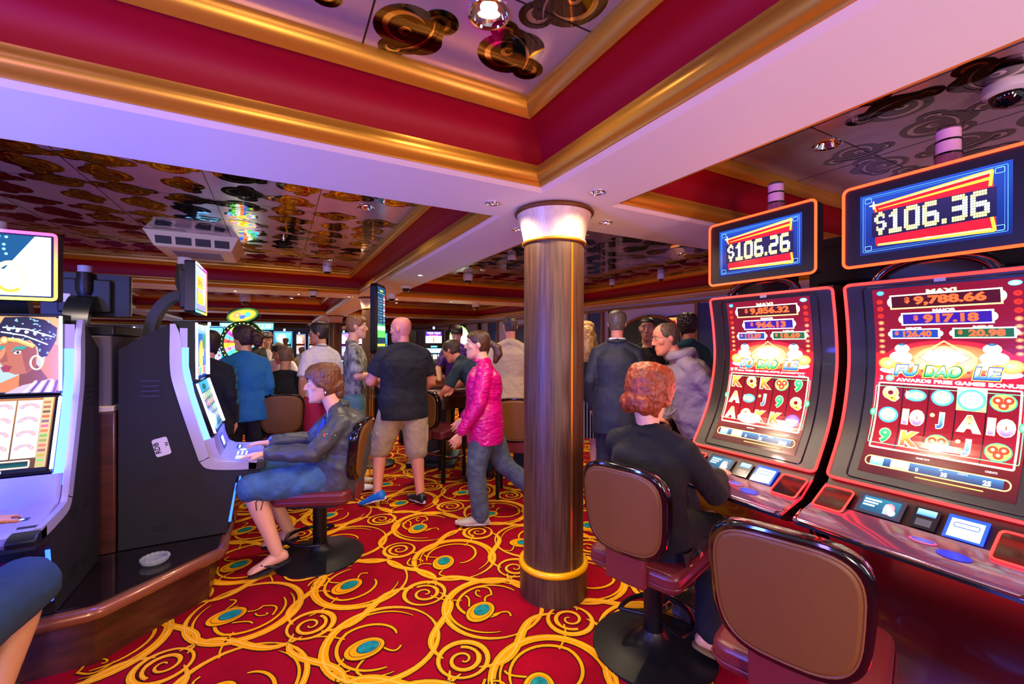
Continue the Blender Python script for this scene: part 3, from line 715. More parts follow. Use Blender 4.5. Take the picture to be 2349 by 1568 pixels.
    if big:
        A.text('3', -.205, .392, .02, (255, 250, 230), 5, .04); A.ell(-.175, .392, .016, .015, (60, 160, 120), (190, 250, 210), 5, 14)
        A.text(sub, .032, .386, .016, (255, 250, 240), 5, .05, w=.37)
    else:
        A.rect(-.22, .378, .018, .022, (230, 60, 50), (255, 220, 200), 5, 1); A.rect(-.195, .380, .018, .022, (230, 60, 50), (255, 220, 200), 5, 1)
        A.text(sub, .01, .386, .012, (255, 250, 240), 5, .05, w=.37); A.text('AWARDS', -.14, .400, .007, (255, 240, 230), 5, .03); A.text('FEATURE', .18, .374, .006, (255, 240, 230), 5, .03)
    # reels
    A.rect(-.21, .105, .42, .262, (150, 10, 26), (100, 4, 14), 2, 12)
    for i in range(1, 5): A.rect(-.21+.084*i-.002, .105, .004, .262, (30, 2, 8), None, 2.6, 12)
    A.frame(-.212, .103, .424, .266, .006, (245, 235, 200), 3); A.frame(-.222, .12, .444, .235, .003, (120, 220, 150), 2.8)
    for sx in (-1, 1): A.ell(sx*.222, .245, .012, .016, (20, 170, 80), (160, 255, 190), 4, 12)
    for r in range(3):
        for c in range(5): symbol(A, reels[r][c], -.168+.084*c, .325-.086*r, .058)
    # bottom bar
    bx = rrect(.425, .034, .0168, 6, 0, .052)
    A.rect(-.195, .036, .39, .032, (20, 40, 80), (60, 110, 160), 2, 2); A.line(bx, .004, (255, 225, 130), 3, True)
    A.rect(-.195, .037, .045, .030, (90, 190, 230), (170, 235, 255), 2.6, 1); A.rect(-.125, .037, .06, .030, (255, 200, 120), (255, 240, 210), 2.6, 1)
    A.text('20', -.175, .052, .014, (240, 255, 255), 4, .02)
    A.text('0', -.04, .048, .014, (255, 255, 255), 4, .02); A.text('35', .04, .048, .015, (255, 255, 255), 4, .04); A.text('2863' if not big else '25', .155, .048, .017, (255, 255, 255), 4, .05)
    A.text('BET', .03, .062, .004, (220, 230, 240), 4); A.text('CREDITS', .09, .062, .005, (220, 230, 240), 4)
    A.text('GAME PAYS', -.03, .088, .006, (255, 230, 220), 4, .02); A.text('CREDITS', .16, .085, .006, (255, 230, 220), 4, .02)
    A.rect(-.04, .018, .19, .004, (230, 190, 90), None, 3, 1)
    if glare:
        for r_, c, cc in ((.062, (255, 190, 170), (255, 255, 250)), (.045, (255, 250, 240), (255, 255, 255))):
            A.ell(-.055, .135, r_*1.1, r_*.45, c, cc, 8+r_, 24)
    return A
def right_machine(Y, vals, reels, sub, glare, big, tval, label, X=2.39, rz=-pi/2):
    t = thing('slot_machine', label, 'slot machine', (X, Y, 0), rz, 'curved-screen slot machines with red neon edges')
    prf = [prof(i/24) for i in range(25)]
    m = MB(); poly = [(p[0]+.012, p[1]) for p in prf]+[(-.20, .905), (-.295, .835), (-.455, .79), (-.46, .765), (-.42, .75), (-.22, .70), (-.15, .6), (-.12, .45), (-.13, .3), (-.19, .14), (-.26, .06), (-.26, .0), (.42, .0), (.42, 1.70), (.30, 1.81), (-.03, 1.815)]
    m.prism(poly, -RW+.004, RW-.004, 'x'); m.build('cabinet', BLACKP, t, ang=30)
    m = MB(); m.loft([[(x, p[0]+n_[0]*.004, p[1]+n_[1]*.004) for x in [(-RW+.006)+(2*RW-.012)*j/8 for j in range(9)]] for p, n_ in [(prof(i/30), prof_n(i/30)) for i in range(31)]], closed_ring=False)
    m.build('bezel', mat('bezel_grey_black', (30, 30, 34), .35, 0, coat=.3, bump=.05, bscale=600), t, ang=60)
    m = MB(); m.tube(neon_loop(.035, .965, SW/2+.035, .006, .02), .0025, 6, True); m.build('bezel_seam', BLACKG, t)
    m = MB(); m.tube(neon_loop(.002, .998, RW, .006), .0065, 8, True); m.build('neon_edge', NEON, t)
    art_fu(vals, reels, sub, glare, big).build('screen', smap, t, 1.75)
    m = MB(); m.box((0, -.050, 1.79), (.035, .004, .014)); m.build('badge', SILVER, t)
    # side slot neon, deck, devices
    for sx in (-1, 1): m = MB(); m.tube([(sx*(RW-.005), -.455, .785), (sx*(RW-.005), -.30, .83), (sx*(RW-.005), -.21, .90)], .005, 6); m.build('deck_edge_neon', NEON2, t)
    m = MB(); m.loft([[(x, -.300, .842) for x in (-RW, RW)], [(x, -.37, .822) for x in (-RW, RW)], [(x, -.455, .800) for x in (-RW, RW)], [(x, -.468, .792) for x in (-RW, RW)], [(x, -.470, .782) for x in (-RW, RW)]], closed_ring=False); m.build('deck', DECKP, t, ang=60)
    m = MB(); m.tube([(-RW-.002, -.40, .812), (-RW+.006, -.455, .797), (-RW+.03, -.474, .790), (0, -.478, .790), (RW-.03, -.474, .790), (RW-.006, -.455, .797), (RW+.002, -.40, .812)], .006, 8); m.build('chrome_edge', CHROME, t)
    rm = lambda x, y, L: (x, -.208-(.07-y)/.07*.088-.003-L*.6, .908-(.07-y)/.07*.068+.003+L*.7)
    A = Art(); A.rect(-.19, .004, .15, .062, (52, 48, 66)); A.rect(-.175, .012, .12, .046, (20, 70, 100), (30, 110, 140), 1)
    for q in range(3): A.rect(-.17, .046-.009*q, .055-.008*q, .005, (230, 245, 255), None, 2)
    A.ell(-.085, .032, .018, .018, (230, 120, 130), (250, 200, 200), 2); A.rect(-.10, .015, .01, .03, (160, 220, 240), None, 3); A.ell(-.073, .022, .012, .009, (240, 240, 255), None, 3)
    A.build('player_display', rm, t, 1.4)
    A = Art(); A.rect(-.015, .005, .075, .06, (18, 18, 26)); A.rect(-.005, .042, .055, .018, (60, 120, 255), (150, 220, 255), 1); A.rect(.0, .012, .045, .02, (70, 66, 74), None, 1)
    A.build('card_reader', rm, t, 1.6)
    A = Art(); A.rect(.08, .003, .105, .064, (30, 60, 220), (10, 60, 255)); A.rect(.09, .008, .085, .050, (150, 220, 255), (235, 250, 255), 1); A.frame(.10, .036, .065, .012, .003, (60, 80, 180), 2, r=.005)
    for q in range(5): A.ell(.104+.014*q, .024, .006, .006, (255, 255, 255), None, 2, 8)
    A.build('bill_acceptor', rm, t, 2.6)
    A = Art(); dm_ = lambda x, y, L: (x, -.30-y, .842-y*.27+.0015+L)
    A.ell(.14, .09, .045, .022, (10, 40, 220), (20, 60, 255), 1, 24); A.ell(.05, .06, .04, .016, (230, 60, 130), (250, 170, 210), 1, 20); A.ell(.05, .058, .033, .011, (40, 60, 200), (90, 120, 240), 2, 20)
    A.build('spin_button', dm_, t, .8)
    for sx in (-1, 1):
        m = MB(); m.prism(rrect(.115, .135, .016, 4), -.004, .004, 'z'); R = Matrix.Rotation(radians(32), 4, 'X')
        m.build('corner_speaker', BLACKG, t, loc=(sx*.268, -.285, .862), rot=(radians(30), 0, 0))
        m = MB(); m.tube([(p[0], p[1], .006) for p in rrect(.112, .132, .016, 4)], .0042, 6, True); m.build('speaker_neon', NEON, t, loc=(sx*.268, -.285, .862), rot=(radians(30), 0, 0))
    # belly glass, glow tube and footrest
    m = MB(); bp = [(-.225, .70), (-.16, .6), (-.125, .45), (-.135, .3), (-.195, .14)]
    m.loft([[(x, y-.006, z) for x in (-RW+.02, 0, RW-.02)] for y, z in bp], closed_ring=False); m.build('belly_glass', BELLY, t, ang=80)
    m = MB(); m.tube([(-.28, -.235, .125), (.28, -.235, .125)], .010, 8); m.build('under_glow', mat('under_glow_red', (255, 10, 30), .4, emit=26), t)
    m = MB(); m.box((0, -.34, .05), (.60, .17, .1)); fr = m.build('footrest', GREYM, t, bevel=.01)
    m = MB()
    for q in range(9): m.box((0, -.415+.018*q, .103), (.58, .006, .006))
    m.build('footrest_ribs', BLACKM, t)
    # topper
    tx, tw, th = -.04, .60, .365; zc = 2.068
    m = MB(); m.prism([(x+tx, z+zc) for x, z in rrect(tw, th, .025)], -.04, .03, 'y'); m.build('topper_housing', BLACKP, t, bevel=.004)
    m = MB(); m.tube([(x+tx, -.044, z+zc) for x, z in rrect(tw, th, .025, 8)], .0065, 8, True); m.build('topper_neon', mat('orange_red_neon', (255, 52, 20), .4, emit=4.6), t)
    A = Art(); a, b = .235, .135
    A.rect(-a, -b, 2*a, 2*b, (4, 26, 96), (8, 56, 150), 0); A.frame(-a+.012, -b+.012, 2*a-.024, 2*b-.024, .002, (80, 160, 240), 1); A.frame(-a+.02, -b+.02, 2*a-.04, 2*b-.04, .0015, (60, 130, 220), 1)
    for sx in (-1, 1):
        for sy in (-1, 1): A.frame(sx*(a-.032)-.012, sy*(b-.028)-.01, .024, .02, .002, (120, 190, 255), 1.4)
    A.poly([(-.185, .085), (.185, .115), (.195, -.115), (-.175, -.10)], (200, 16, 36), 1.2)
    A.line([(-.18, .082), (.185, .112), (.178, .085), (-.165, .062)], [.004, .012, .012, .003], (255, 190, 50), 2); A.line([(-.18, .078), (.18, .108)], [.003, .009], (255, 240, 140), 2.4)
    A.line([(-.168, -.098), (.19, -.112)], [.006, .014], (255, 190, 50), 2); A.line([(-.168, -.094), (.18, -.106)], [.003, .008], (255, 240, 140), 2.4); A.line([(.183, .112), (.178, .055)], .010, (255, 200, 60), 2); A.line([(.190, -.112), (.182, -.06)], .010, (255, 180, 50), 2); A.line([(-.182, .082), (-.172, .045)], .005, (255, 180, 50), 2)
    A.rect(-.19, -.062, .385, .112, (14, 16, 52), (24, 20, 70), 3, 2)
    A.ell(-.183, .082, .018, .004, (255, 200, 120), (255, 255, 255), 4, 8); A.ell(-.183, .082, .004, .02, (255, 200, 120), (255, 255, 255), 4, 8); A.ell(.0, -.1, .016, .004, (255, 200, 160), (255, 255, 255), 4, 8)
    x = 0; tot = sum(dots(c)[1] for c in tval); px = .365/tot
    for ch in tval:
        g, wd = dots(ch)
        for gx, gy in g:
            cc = (255, 235, 90) if gy in (0, 1, 8, 9) or gx in (1,) else (225, 250, 235)
            A.ell(-.18+(x+gx+.5)*px, .047-(gy+.5)*.0102, px*.55, .0056, cc, (255, 255, 220), 5, 8)
        x += wd
    A.build('jackpot_display', lambda x, y, L: (x+tx, -.0415-L, y+zc), t, 1.5)
    m = MB(); m.tube([(.19*cos(a)+tx, .0, 1.80+.10*sin(a)) for a in [pi*i/14 for i in range(15)]], .022, 10); m.box((tx, .05, 1.86), (.30, .08, .10)); m.build('topper_bracket', BLACKG, t, bevel=.003)
    m = MB(); m.box((tx+.0, .09, 2.05), (.40, .12, .26)); m.build('topper_rear_case', BLACKP, t, bevel=.02)
    LY = .10
    m = MB(); m.lathe([(.043, 2.18), (.043, 2.325)], (tx+.02, LY, 0), 24); m.build('lamp_stem', mat('lamp_smoked_pink', (150, 90, 104), .2, .3, var=.3, vscale=40), t)
    m = MB(); m.lathe([(.040, 2.33), (.040, 2.435)], (tx+.02, LY, 0), 24); m.build('lamp_lens', mat('lamp_pink_lens', (226, 170, 196), .3, 0, coat=.5), t)
    m = MB()
    for z in (2.328, 2.385): m.lathe([(.046 if z < 2.35 else .0425, z-.004), (.046 if z < 2.35 else .0425, z+.004)], (tx+.02, LY, 0), 24)
    m.lathe([(.042, 2.43), (.036, 2.442), (0, 2.448)], (tx+.02, LY, 0), 24); m.build('lamp_rings', BLACKG, t)
    return t
RB = right_machine(1.435, ('9,856.32', '966.13', '113.89', '18.69'), [['K', 'Q', 'K', 'F', '9'], ['A', 'P', 'J', '9', 'Q'], ['A', 'Q', 'K', 'K', 'W']], 'the RED ENVELOPE JACKPOT', True, False, '$106.26',
    'tall curved-screen slot machine with red neon whose topper reads $106.26')
RA = right_machine(.715, ('9,788.66', '917.18', '126.40', '20.98'), [['Q', 'P', 'B', 'C', 'F'], ['B', '10', 'J', 'A', '10'], ['9', 'K', 'F', 'J', 'F']], 'AWARDS FREE GAMES BONUS', False, True, '$106.36',
    'nearest curved-screen slot machine with red neon whose topper reads $106.36')
dup(RB, (3.34, 1.44, 0), pi/2, 'slot machine turned away, its dark topper back and lamp showing between the two jackpot toppers')
dup(RA, (3.34, .72, 0), pi/2, 'slot machine turned away behind the $106.36 machine, mostly hidden')

# ------------------------------------------------------------------ pod of machines on the left
STRIP = mat('wing_light', (64, 96, 255), .4, emit=5)
EDGEW = mat('edge_light_white', (215, 225, 255), .4, emit=6)
EDGEB = mat('edge_light_blue', (30, 70, 255), .4, emit=5)
DECKS = mat('deck_silver_lilac', (170, 165, 200), .3, .35)
SIDEP = [(.245, .315), (.245, 1.49), (.06, 1.615), (0, 1.64), (0, 1.38), (-.03, 1.214), (-.13, .845), (-.16, .765), (-.20, .735), (-.37, .708), (-.47, .700), (-.47, .675), (-.34, .665), (-.29, .36), (-.285, .315)]
LSP = [(0, 1.645), (0, 1.38), (-.03, 1.214), (-.13, .845), (-.155, .775), (-.20, .735), (-.34, .712), (-.45, .704)]
def stripes(t):
    n = len(LSP)-1; t = min(.9999, max(0, t))*n; i = int(t); u = t-i
    p = [LSP[max(0, i-1)], LSP[i], LSP[i+1], LSP[min(n, i+2)]]
    f = lambda a, b, c, d: .5*((2*b)+(-a+c)*u+(2*a-5*b+4*c-d)*u*u+(-a+3*b-3*c+d)*u**3)
    return f(*[q[0] for q in p]), f(*[q[1] for q in p])
def left_machine(X, Y, rz, label, arts, tx=0):
    t = thing('slot_machine', label, 'slot machine', (X, Y, 0), rz, 'twin-screen slot machines of the left pod')
    m = MB(); m.prism(SIDEP, -.30, .30, 'x'); m.build('cabinet', DARKSTEEL, t, ang=30)
    for sx in (-1, 1):
        for z0, y0 in ((1.30, .10), (1.27, .10), (1.24, .10), (1.21, .10), (.72, .06), (.70, .06), (.68, .06), (.72, -.10), (.70, -.10), (.68, -.10), (.42, .05), (.40, .05), (.44, -.10), (.42, -.10), (.40, -.10)):
            m = MB(); m.box((sx*.3012, y0, z0), (.002, .085, .006)); m.build('vent_slot', BLACKP, t, smooth=False)
    # front strips at both sides
    for sx in (-1, 1):
        rings = []
        for i in range(33):
            y, z = stripes(i/32); th = .052; a, b = stripes(max(0, i/32-.02)), stripes(min(1, i/32+.02)); dy, dz = b[0]-a[0], b[1]-a[1]; l = hypot(dy, dz); ny, nz = dz/l, -dy/l
            if i < 2: th *= (.4+.3*i)
            rings.append([(sx*.312, y+.004, z), (sx*.312, y+ny*th, z+nz*th), (sx*.288, y+ny*th, z+nz*th), (sx*.288, y+.004, z)])
        m = MB(); m.loft(rings); m.build('side_strip', SILVER, t, ang=50)
        m = MB(); m.loft([[(sx*.287, y-.040, z), (sx*.262, y-.075, z)] for y, z in [(0, 1.62), (0, 1.50)]], closed_ring=False); m.build('wing_top', mat('wing_lilac', (160, 140, 220), .3, emit=.8), t)
        m = MB(); m.loft([[(sx*.287, y-.040, z), (sx*.275, y-.072, z), (sx*.258, y-.085, z)] for y, z in [(0, 1.50), (0, 1.38), (-.03, 1.214), (-.075, 1.05), (-.13, .86)]], closed_ring=False); m.build('wing_light', STRIP, t, ang=60)
    # screens
    m = MB(); m.prism([(0, 1.665), (-.115, 1.665), (-.118, 1.285), (0, 1.27)], -.262, .262, 'x'); m.build('upper_monitor', BLACKG, t, bevel=.004)
    m = MB(); m.prism([(0, 1.28), (-.118, 1.28), (-.218, .935), (-.10, .88)], -.262, .262, 'x'); m.build('lower_monitor', BLACKG, t, bevel=.004)
    um = lambda x, y, L: (x, -.1165-.003*(1-y/.37)-L*1.1-.001, 1.29+y)
    lm = lambda x, y, L: (x, -.119-(1-y/.34)*.097-L*1.1-.002, .945+y*.97-L*.3)
    arts[0]().build('upper_screen', um, t, 1.05); arts[1]().build('lower_screen', lm, t, .95)
    for sx in (-1, 1):
        for pa, pb in (((sx*.262, -.121, 1.655), (sx*.262, -.124, 1.30)), ((sx*.262, -.124, 1.27), (sx*.262, -.220, .95))): m = MB(); m.tube([pa, pb], .006, 6); m.build('screen_edge_light', EDGEW, t)
    # riser and deck
    m = MB(); m.prism([(-.10, .90), (-.218, .925), (-.225, .87), (-.25, .80), (-.31, .765), (-.44, .752), (-.478, .740), (-.49, .715), (-.47, .695), (-.2, .70)], -.285, .285, 'x'); m.build('deck', DECKS, t, ang=40)
    for xa in (-.312, .22): m = MB(); m.prism([(-.40, .758), (-.478, .744), (-.505, .725), (-.50, .700), (-.47, .692), (-.40, .695)], xa, xa+.092, 'x'); m.build('bumper', BLACKP, t, bevel=.006)
    dk = lambda x, y, L: (x, -.31-y, .7665-y*.1+L)
    rs = lambda x, y, L: (x, -.2225-(.1-y)*.3-L, .80+y+L*.3)
    A = Art(); A.rect(-.05, 0, .13, .1, (30, 36, 90), (60, 70, 160)); A.rect(-.03, .02, .09, .06, (150, 180, 255), (230, 240, 255), 1); A.rect(-.02, .035, .05, .012, (255, 255, 255), None, 2)
    A.build('ticket_printer', rs, t, 1.6)
    A = Art(); A.rect(.10, .0, .13, .03, (14, 20, 60), None, 0, 1)
    for q in range(5): A.ell(.118+.022*q, .016, .010, .009, (120, 170, 255), (255, 255, 255), 1, 10)
    A.build('button_tray', dk, t, 1.5); A = Art()
    A.rect(-.22, .015, .08, .05, (220, 230, 255), (240, 245, 255), 0, 1); A.rect(-.21, .02, .02, .02, (60, 80, 160), None, 1, 1)
    for q in range(5):
        for r_ in range(3): A.ell(-.10+.024*q, .02+.025*r_, .009, .008, (130, 160, 255), (240, 245, 255), 1, 10)
    A.ell(.06, .045, .026, .022, (190, 205, 255), (250, 250, 255), 1, 16)
    A.build('button_panel', dk, t, 1.5)
    m = MB(); m.box((0, -.30, .5), (.50, .01, .30), R=Matrix.Rotation(radians(-9), 3, 'X')); m.build('belly_panel', BLACKG, t, bevel=.003)
    for sx in (-1, 1): m = MB(); m.tube([(sx*.29, -.332, .62), (sx*.29, -.300, .38)], .009, 6); m.build('belly_edge_light', EDGEB, t)
    # topper with rainbow edge
    zc = 1.888; h, w = .325, .50
    m = MB(); m.prism([(x, z+zc) for x, z in rrect(w, h, .012)], -.112, -.055, 'y'); m.build('topper_housing', BLACKP, t, bevel=.003)
    m = MB(); m.box((0, -.035, zc-.01), (.30, .045, .25)); m.build('topper_rear_case', mat('topper_rear', (22, 26, 34), .5), t, bevel=.012)
    A = Art(); pts = rrect(w-.016, h-.016, .012, 2); q = []; 
    for i in range(len(pts)):
        a, b = pts[i], pts[(i+1) % len(pts)]; k = max(1, int(hypot(b[0]-a[0], b[1]-a[1])/.03))
        for j in range(k): q.append((a[0]+(b[0]-a[0])*j/k, a[1]+(b[1]-a[1])*j/k))
    RB_ = [(255, 60, 80), (255, 60, 255), (210, 220, 255), (80, 180, 255), (60, 255, 200), (60, 255, 90), (255, 240, 60), (255, 150, 40)]
    N = len(q); s0 = len(A.c); A.line(q, .014, (255, 255, 255), 1, True)
    for i in range(N):
        u = i/N*8*1.0; a, b = RB_[int(u) % 8], RB_[(int(u)+1) % 8]; c = tuple(a[j]+(b[j]-a[j])*(u-int(u)) for j in range(3)); A.c[s0+2*i] = c; A.c[s0+2*i+1] = c
    A.build('topper_edge_light', lambda x, y, L: (x, -.1135-L, y+zc), t, 4.5)
    arts[2]().build('topper_screen', lambda x, y, L: (x, -.1125-L, y+zc), t, 1.1)
    m = MB(); m.loft([[(sx_*.07, y-nx*.028, z-nz*.028) for sx_ in (-1, 1)]+[(sx_*.07, y+nx*.028, z+nz*.028) for sx_ in (1, -1)] for y, z, nx, nz in [(.235-.24*sin(a), 1.56+.27*sin(a)*.0+.25*(1-cos(a)), cos(a)*.9, -sin(a)*.9) if 0 else (.16-.19*(1-cos(a)), 1.55+.30*sin(a), cos(a), sin(a)) for a in [pi/2*i/12 for i in range(13)]]])
    m.build('topper_arm', mat('arm_graphite', (34, 38, 42), .3, .4), t, ang=60)
    m = MB(); m.lathe([(.045, 2.0), (.045, 2.052)], (0, -.02, 0), 24); m.lathe([(.04, 1.88), (.052, 1.92), (.052, 2.0)], (0, -.02, 0), 24); m.build('lamp_base', BLACKP, t)
    m = MB(); m.lathe([(.040, 2.05), (.040, 2.10)], (0, -.02, 0), 24); m.build('lamp_lens', mat('lamp_grey_lens', (176, 172, 192), .35), t)
    m = MB(); m.box((.12, -.0118, zc-.03), (.085, .002, .06)); m.build('rating_label', mat('paper_white', (225, 225, 230), .6), t)
    return t
def q1(px, py): return ((px-0)*.00144+.045, (895-py)*.37/176)
def art_queen():
    A = Art(); A.rect(-.245, .01, .49, .35, (150, 200, 225), (225, 160, 90), 0, 10)
    A.poly([q1(*p) for p in [(-40, 890), (150, 890), (150, 790), (122, 780), (110, 830)]], (205, 120, 60), 1)
    P = lambda pts, c, L: A.poly([q1(*p) for p in pts], c, L)
    P([(108, 726), (146, 726), (146, 890), (120, 890)], (232, 160, 90), .6)
    P([(55, 835), (92, 828), (120, 862), (80, 885), (52, 885)], (122, 64, 38), 2)      # neck
    P([(20, 893), (60, 876), (132, 862), (140, 893)], (190, 170, 205), 2.4)
    for k in range(6): P([(60+14*k, 893), (68+14*k, 893), (96+10*k, 866), (90+10*k, 866)], (90, 60, 120) if k % 2 else (240, 240, 250), 2.6)
    P([(2, 790), (30, 775), (78, 778), (95, 800), (92, 835), (70, 850), (45, 852), (28, 846), (10, 825), (-4, 800)], (176, 100, 62), 3)   # face
    P([(58, 790), (92, 790), (90, 835), (70, 848), (62, 820)], (146, 76, 44), 3.4)
    P([(6, 796), (22, 792), (24, 820), (14, 824)], (205, 130, 86), 3.5)
    P([(20, 726), (70, 724), (112, 730), (142, 748), (140, 775), (118, 812), (100, 815), (96, 792), (78, 776), (8, 782), (4, 750)], (18, 22, 34), 4)   # headdress
    R = random.Random(3)
    for k in range(70):
        x, y = R.uniform(8, 138), R.uniform(728, 806)
        if y > 776 and x < 98 or x+y > 925 or (x < 20 and y < 740): continue
        a_, b_ = q1(x, y); A.ell(a_, b_, .0045, .004, (60, 130, 170), (200, 235, 250), 5, 6)
    for (x0, y0, x1, y1) in ((16, 748, 130, 768), (12, 758, 120, 786)): A.line([q1(x0, y0), q1((x0+x1)/2, (y0+y1)/2-6), q1(x1, y1)], .006, (230, 240, 250), 5.4)
    for k in range(5): a_, b_ = q1(30+20*k, 752+3*k); A.ell(a_, b_, .007, .008, (255, 255, 255), None, 6, 8)
    A.line([q1(-5, 784), q1(20, 774), q1(50, 776), q1(88, 790)], .018, (235, 180, 70), 6); A.line([q1(-5, 783), q1(20, 772), q1(50, 774), q1(86, 787)], .006, (255, 235, 160), 6.4)
    a_, b_ = q1(20, 776); A.ell(a_, b_, .014, .018, (200, 130, 40), (255, 240, 170), 7, 10)
    for x in (0, 48): P([(x-12, 803), (x, 796), (x+16, 797), (x+24, 790), (x+14, 789), (x-4, 791)], (20, 150, 140), 7); P([(x-8, 804), (x+1, 799), (x+11, 800), (x+8, 806), (x-2, 807)], (245, 245, 245), 7.4); a_, b_ = q1(x+3, 803); A.ell(a_, b_, .005, .007, (20, 14, 14), None, 8, 8); A.line([q1(x-9, 804), q1(x+1, 798), q1(x+14, 799)], .003, (20, 10, 10), 8)
    P([(12, 836), (24, 830), (38, 834), (30, 846), (18, 846)], (150, 50, 60), 7); P([(24, 800), (28, 822), (18, 826), (10, 822), (18, 812)], (150, 80, 50), 6.5)
    c = q1(94, 826); A.line([(c[0]+.020*cos(a), c[1]+.032*sin(a)) for a in [2*pi*i/20 for i in range(20)]], .007, (245, 235, 200), 8, True)
    A.text('SLOTS', *q1(75, 891), .006, (200, 200, 210), 8)
    return A
def art_reels1():
    A = Art(); A.rect(-.245, .0, .49, .335, (90, 60, 30), (180, 120, 60), 0, 8); A.rect(.235-.03, .0, .035, .335, (210, 170, 130), (240, 200, 140), .6, 8)
    R = random.Random(5)
    for k in range(14): A.rect(.208, .02+.022*k, .025, .012, (R.randint(120, 250), R.randint(90, 200), R.randint(60, 160)), None, 1, 1)
    for c in range(-3, 2):
        x = .034+.088*c
        A.rect(x, .062, .082, .262, (250, 250, 255), (240, 235, 255), 1, 8)
        for r_ in range(4):
            yy = .30-.062*r_
            for k in range(9):
                a = pi*(k+.5)/9; A.ell(x+.041+.026*cos(a), yy-.012+.017*sin(a), .008, .0065, ((200, 120, 160), (230, 150, 110), (150, 120, 210))[k % 3], (255, 225, 225), 2, 7)
            A.ell(x+.041, yy-.014, .014, .009, (250, 220, 210), (255, 255, 255), 3, 8)
    A.frame(-.2, .022, .385, .03, .006, (235, 235, 240), 2); A.rect(-.19, .028, .37, .018, (10, 90, 90), (6, 50, 60), 2.4, 1)
    A.rect(-.245, 0, .49, .017, (12, 16, 40), None, 3, 1); A.text('WIN', .085, .0085, .012, (190, 220, 255), 4, .04)
    return A
def art_top1():
    A = Art(); A.rect(-.225, -.14, .45, .28, (200, 240, 250), (225, 245, 250), 0, 6)
    A.poly([(-.22, .14), (.17, .14), (.12, .06), (.07, -.02), (-.22, -.05)], (16, 80, 130), 1)
    R = random.Random(9)
    for k in range(60):
        x, y = R.uniform(-.1, .15), R.uniform(-.02, .135)
        if x < .14-.06*(.14-y)/.1: A.ell(x, y, .007, .007, (70, 170, 210), (230, 250, 255), 2, 7)
    A.line([(.09+.05*cos(a), -.055+.065*sin(a)) for a in [2*pi*i/24 for i in range(24)]], .020, (250, 240, 190), 3, True); A.line([(.09+.05*cos(a), -.055+.065*sin(a)) for a in [pi*1.1+pi*.6*i/12 for i in range(13)]], .012, (220, 190, 60), 4)
    return A
def art_city():
    A = Art(); A.rect(-.245, .01, .49, .35, (20, 40, 150), (40, 110, 190), 0, 8); A.ell(-.05, .14, .12, .12, (180, 170, 60), (240, 220, 120), 1, 24)
    A.rect(.0, .20, .14, .10, (20, 110, 90), (30, 150, 110), 2, 2); A.rect(.0, .06, .10, .09, (40, 60, 160), (70, 110, 210), 2, 2)
    for k in range(5): A.rect(-.2+.08*k, .03, .05, .05, ((200, 120, 60), (60, 160, 200), (230, 200, 90), (190, 60, 60), (90, 200, 140))[k], None, 3, 1); A.frame(-.2+.08*k, .03, .05, .05, .003, (240, 250, 255), 4)
    A.frame(.02, .08, .06, .05, .003, (150, 200, 255), 4); A.rect(-.245, .30, .49, .06, (120, 170, 220), (200, 220, 240), 3, 2); A.text('JACKPOT', .0, .33, .024, (255, 240, 160), 4, .03)
    return A
def art_tiles():
    A = Art(); A.rect(-.245, .0, .49, .335, (14, 90, 70), (60, 170, 220), 0, 8); A.rect(-.2, .06, .4, .21, (50, 110, 120), (80, 90, 130), 1, 4)
    R = random.Random(11)
    for c in range(5):
        for r_ in range(4):
            cc = (R.randint(60, 200), R.randint(70, 170), R.randint(70, 190)); A.rect(-.19+.077*c, .065+.051*r_, .07, .045, cc, tuple(min(255, v+50) for v in cc), 2, 1)
            A.ell(-.155+.077*c, .088+.051*r_, .018, .016, (R.randint(120, 255), R.randint(90, 220), R.randint(80, 200)), (240, 230, 220), 3, 10)
    A.rect(-.245, 0, .49, .035, (14, 20, 20), None, 2, 1)
    for k in range(5): A.ell(-.12+.06*k, .018, .012, .011, (120, 170, 220), (220, 240, 255), 3, 8)
    A.ell(-.05, .30, .07, .02, (20, 60, 50), (40, 120, 80), 2, 14)
    return A
def art_top2():
    A = Art(); A.rect(-.225, -.14, .45, .28, (150, 150, 235), (190, 200, 245), 0, 6); A.rect(-.2, .0, .25, .08, (250, 240, 60), (240, 220, 60), 1, 2); A.rect(-.17, -.10, .25, .08, (240, 230, 70), (255, 250, 120), 1, 2); A.rect(-.2, -.09, .03, .09, (240, 130, 40), None, 2, 1)
    A.text('BONUS', -.06, .04, .04, (220, 60, 90), 2, .04); A.ell(.12, -.03, .05, .07, (210, 220, 255), (250, 250, 255), 1)
    return A
left_machine(-1.18, 2.975, 0, 'slot machine at the far left edge showing a braided Egyptian queen, glowing blue-white sides', (art_queen, art_reels1, art_top1))
left_machine(-.575, 3.61, pi/2, 'slot machine seen from its dark vented side, the one the seated woman is playing', (art_city, art_tiles, art_top2))
left_machine(-1.27, 4.33, pi, 'slot machine of the left pod turned away, showing the dark back of its topper', (art_tiles, art_reels1, art_city if 0 else art_top2))
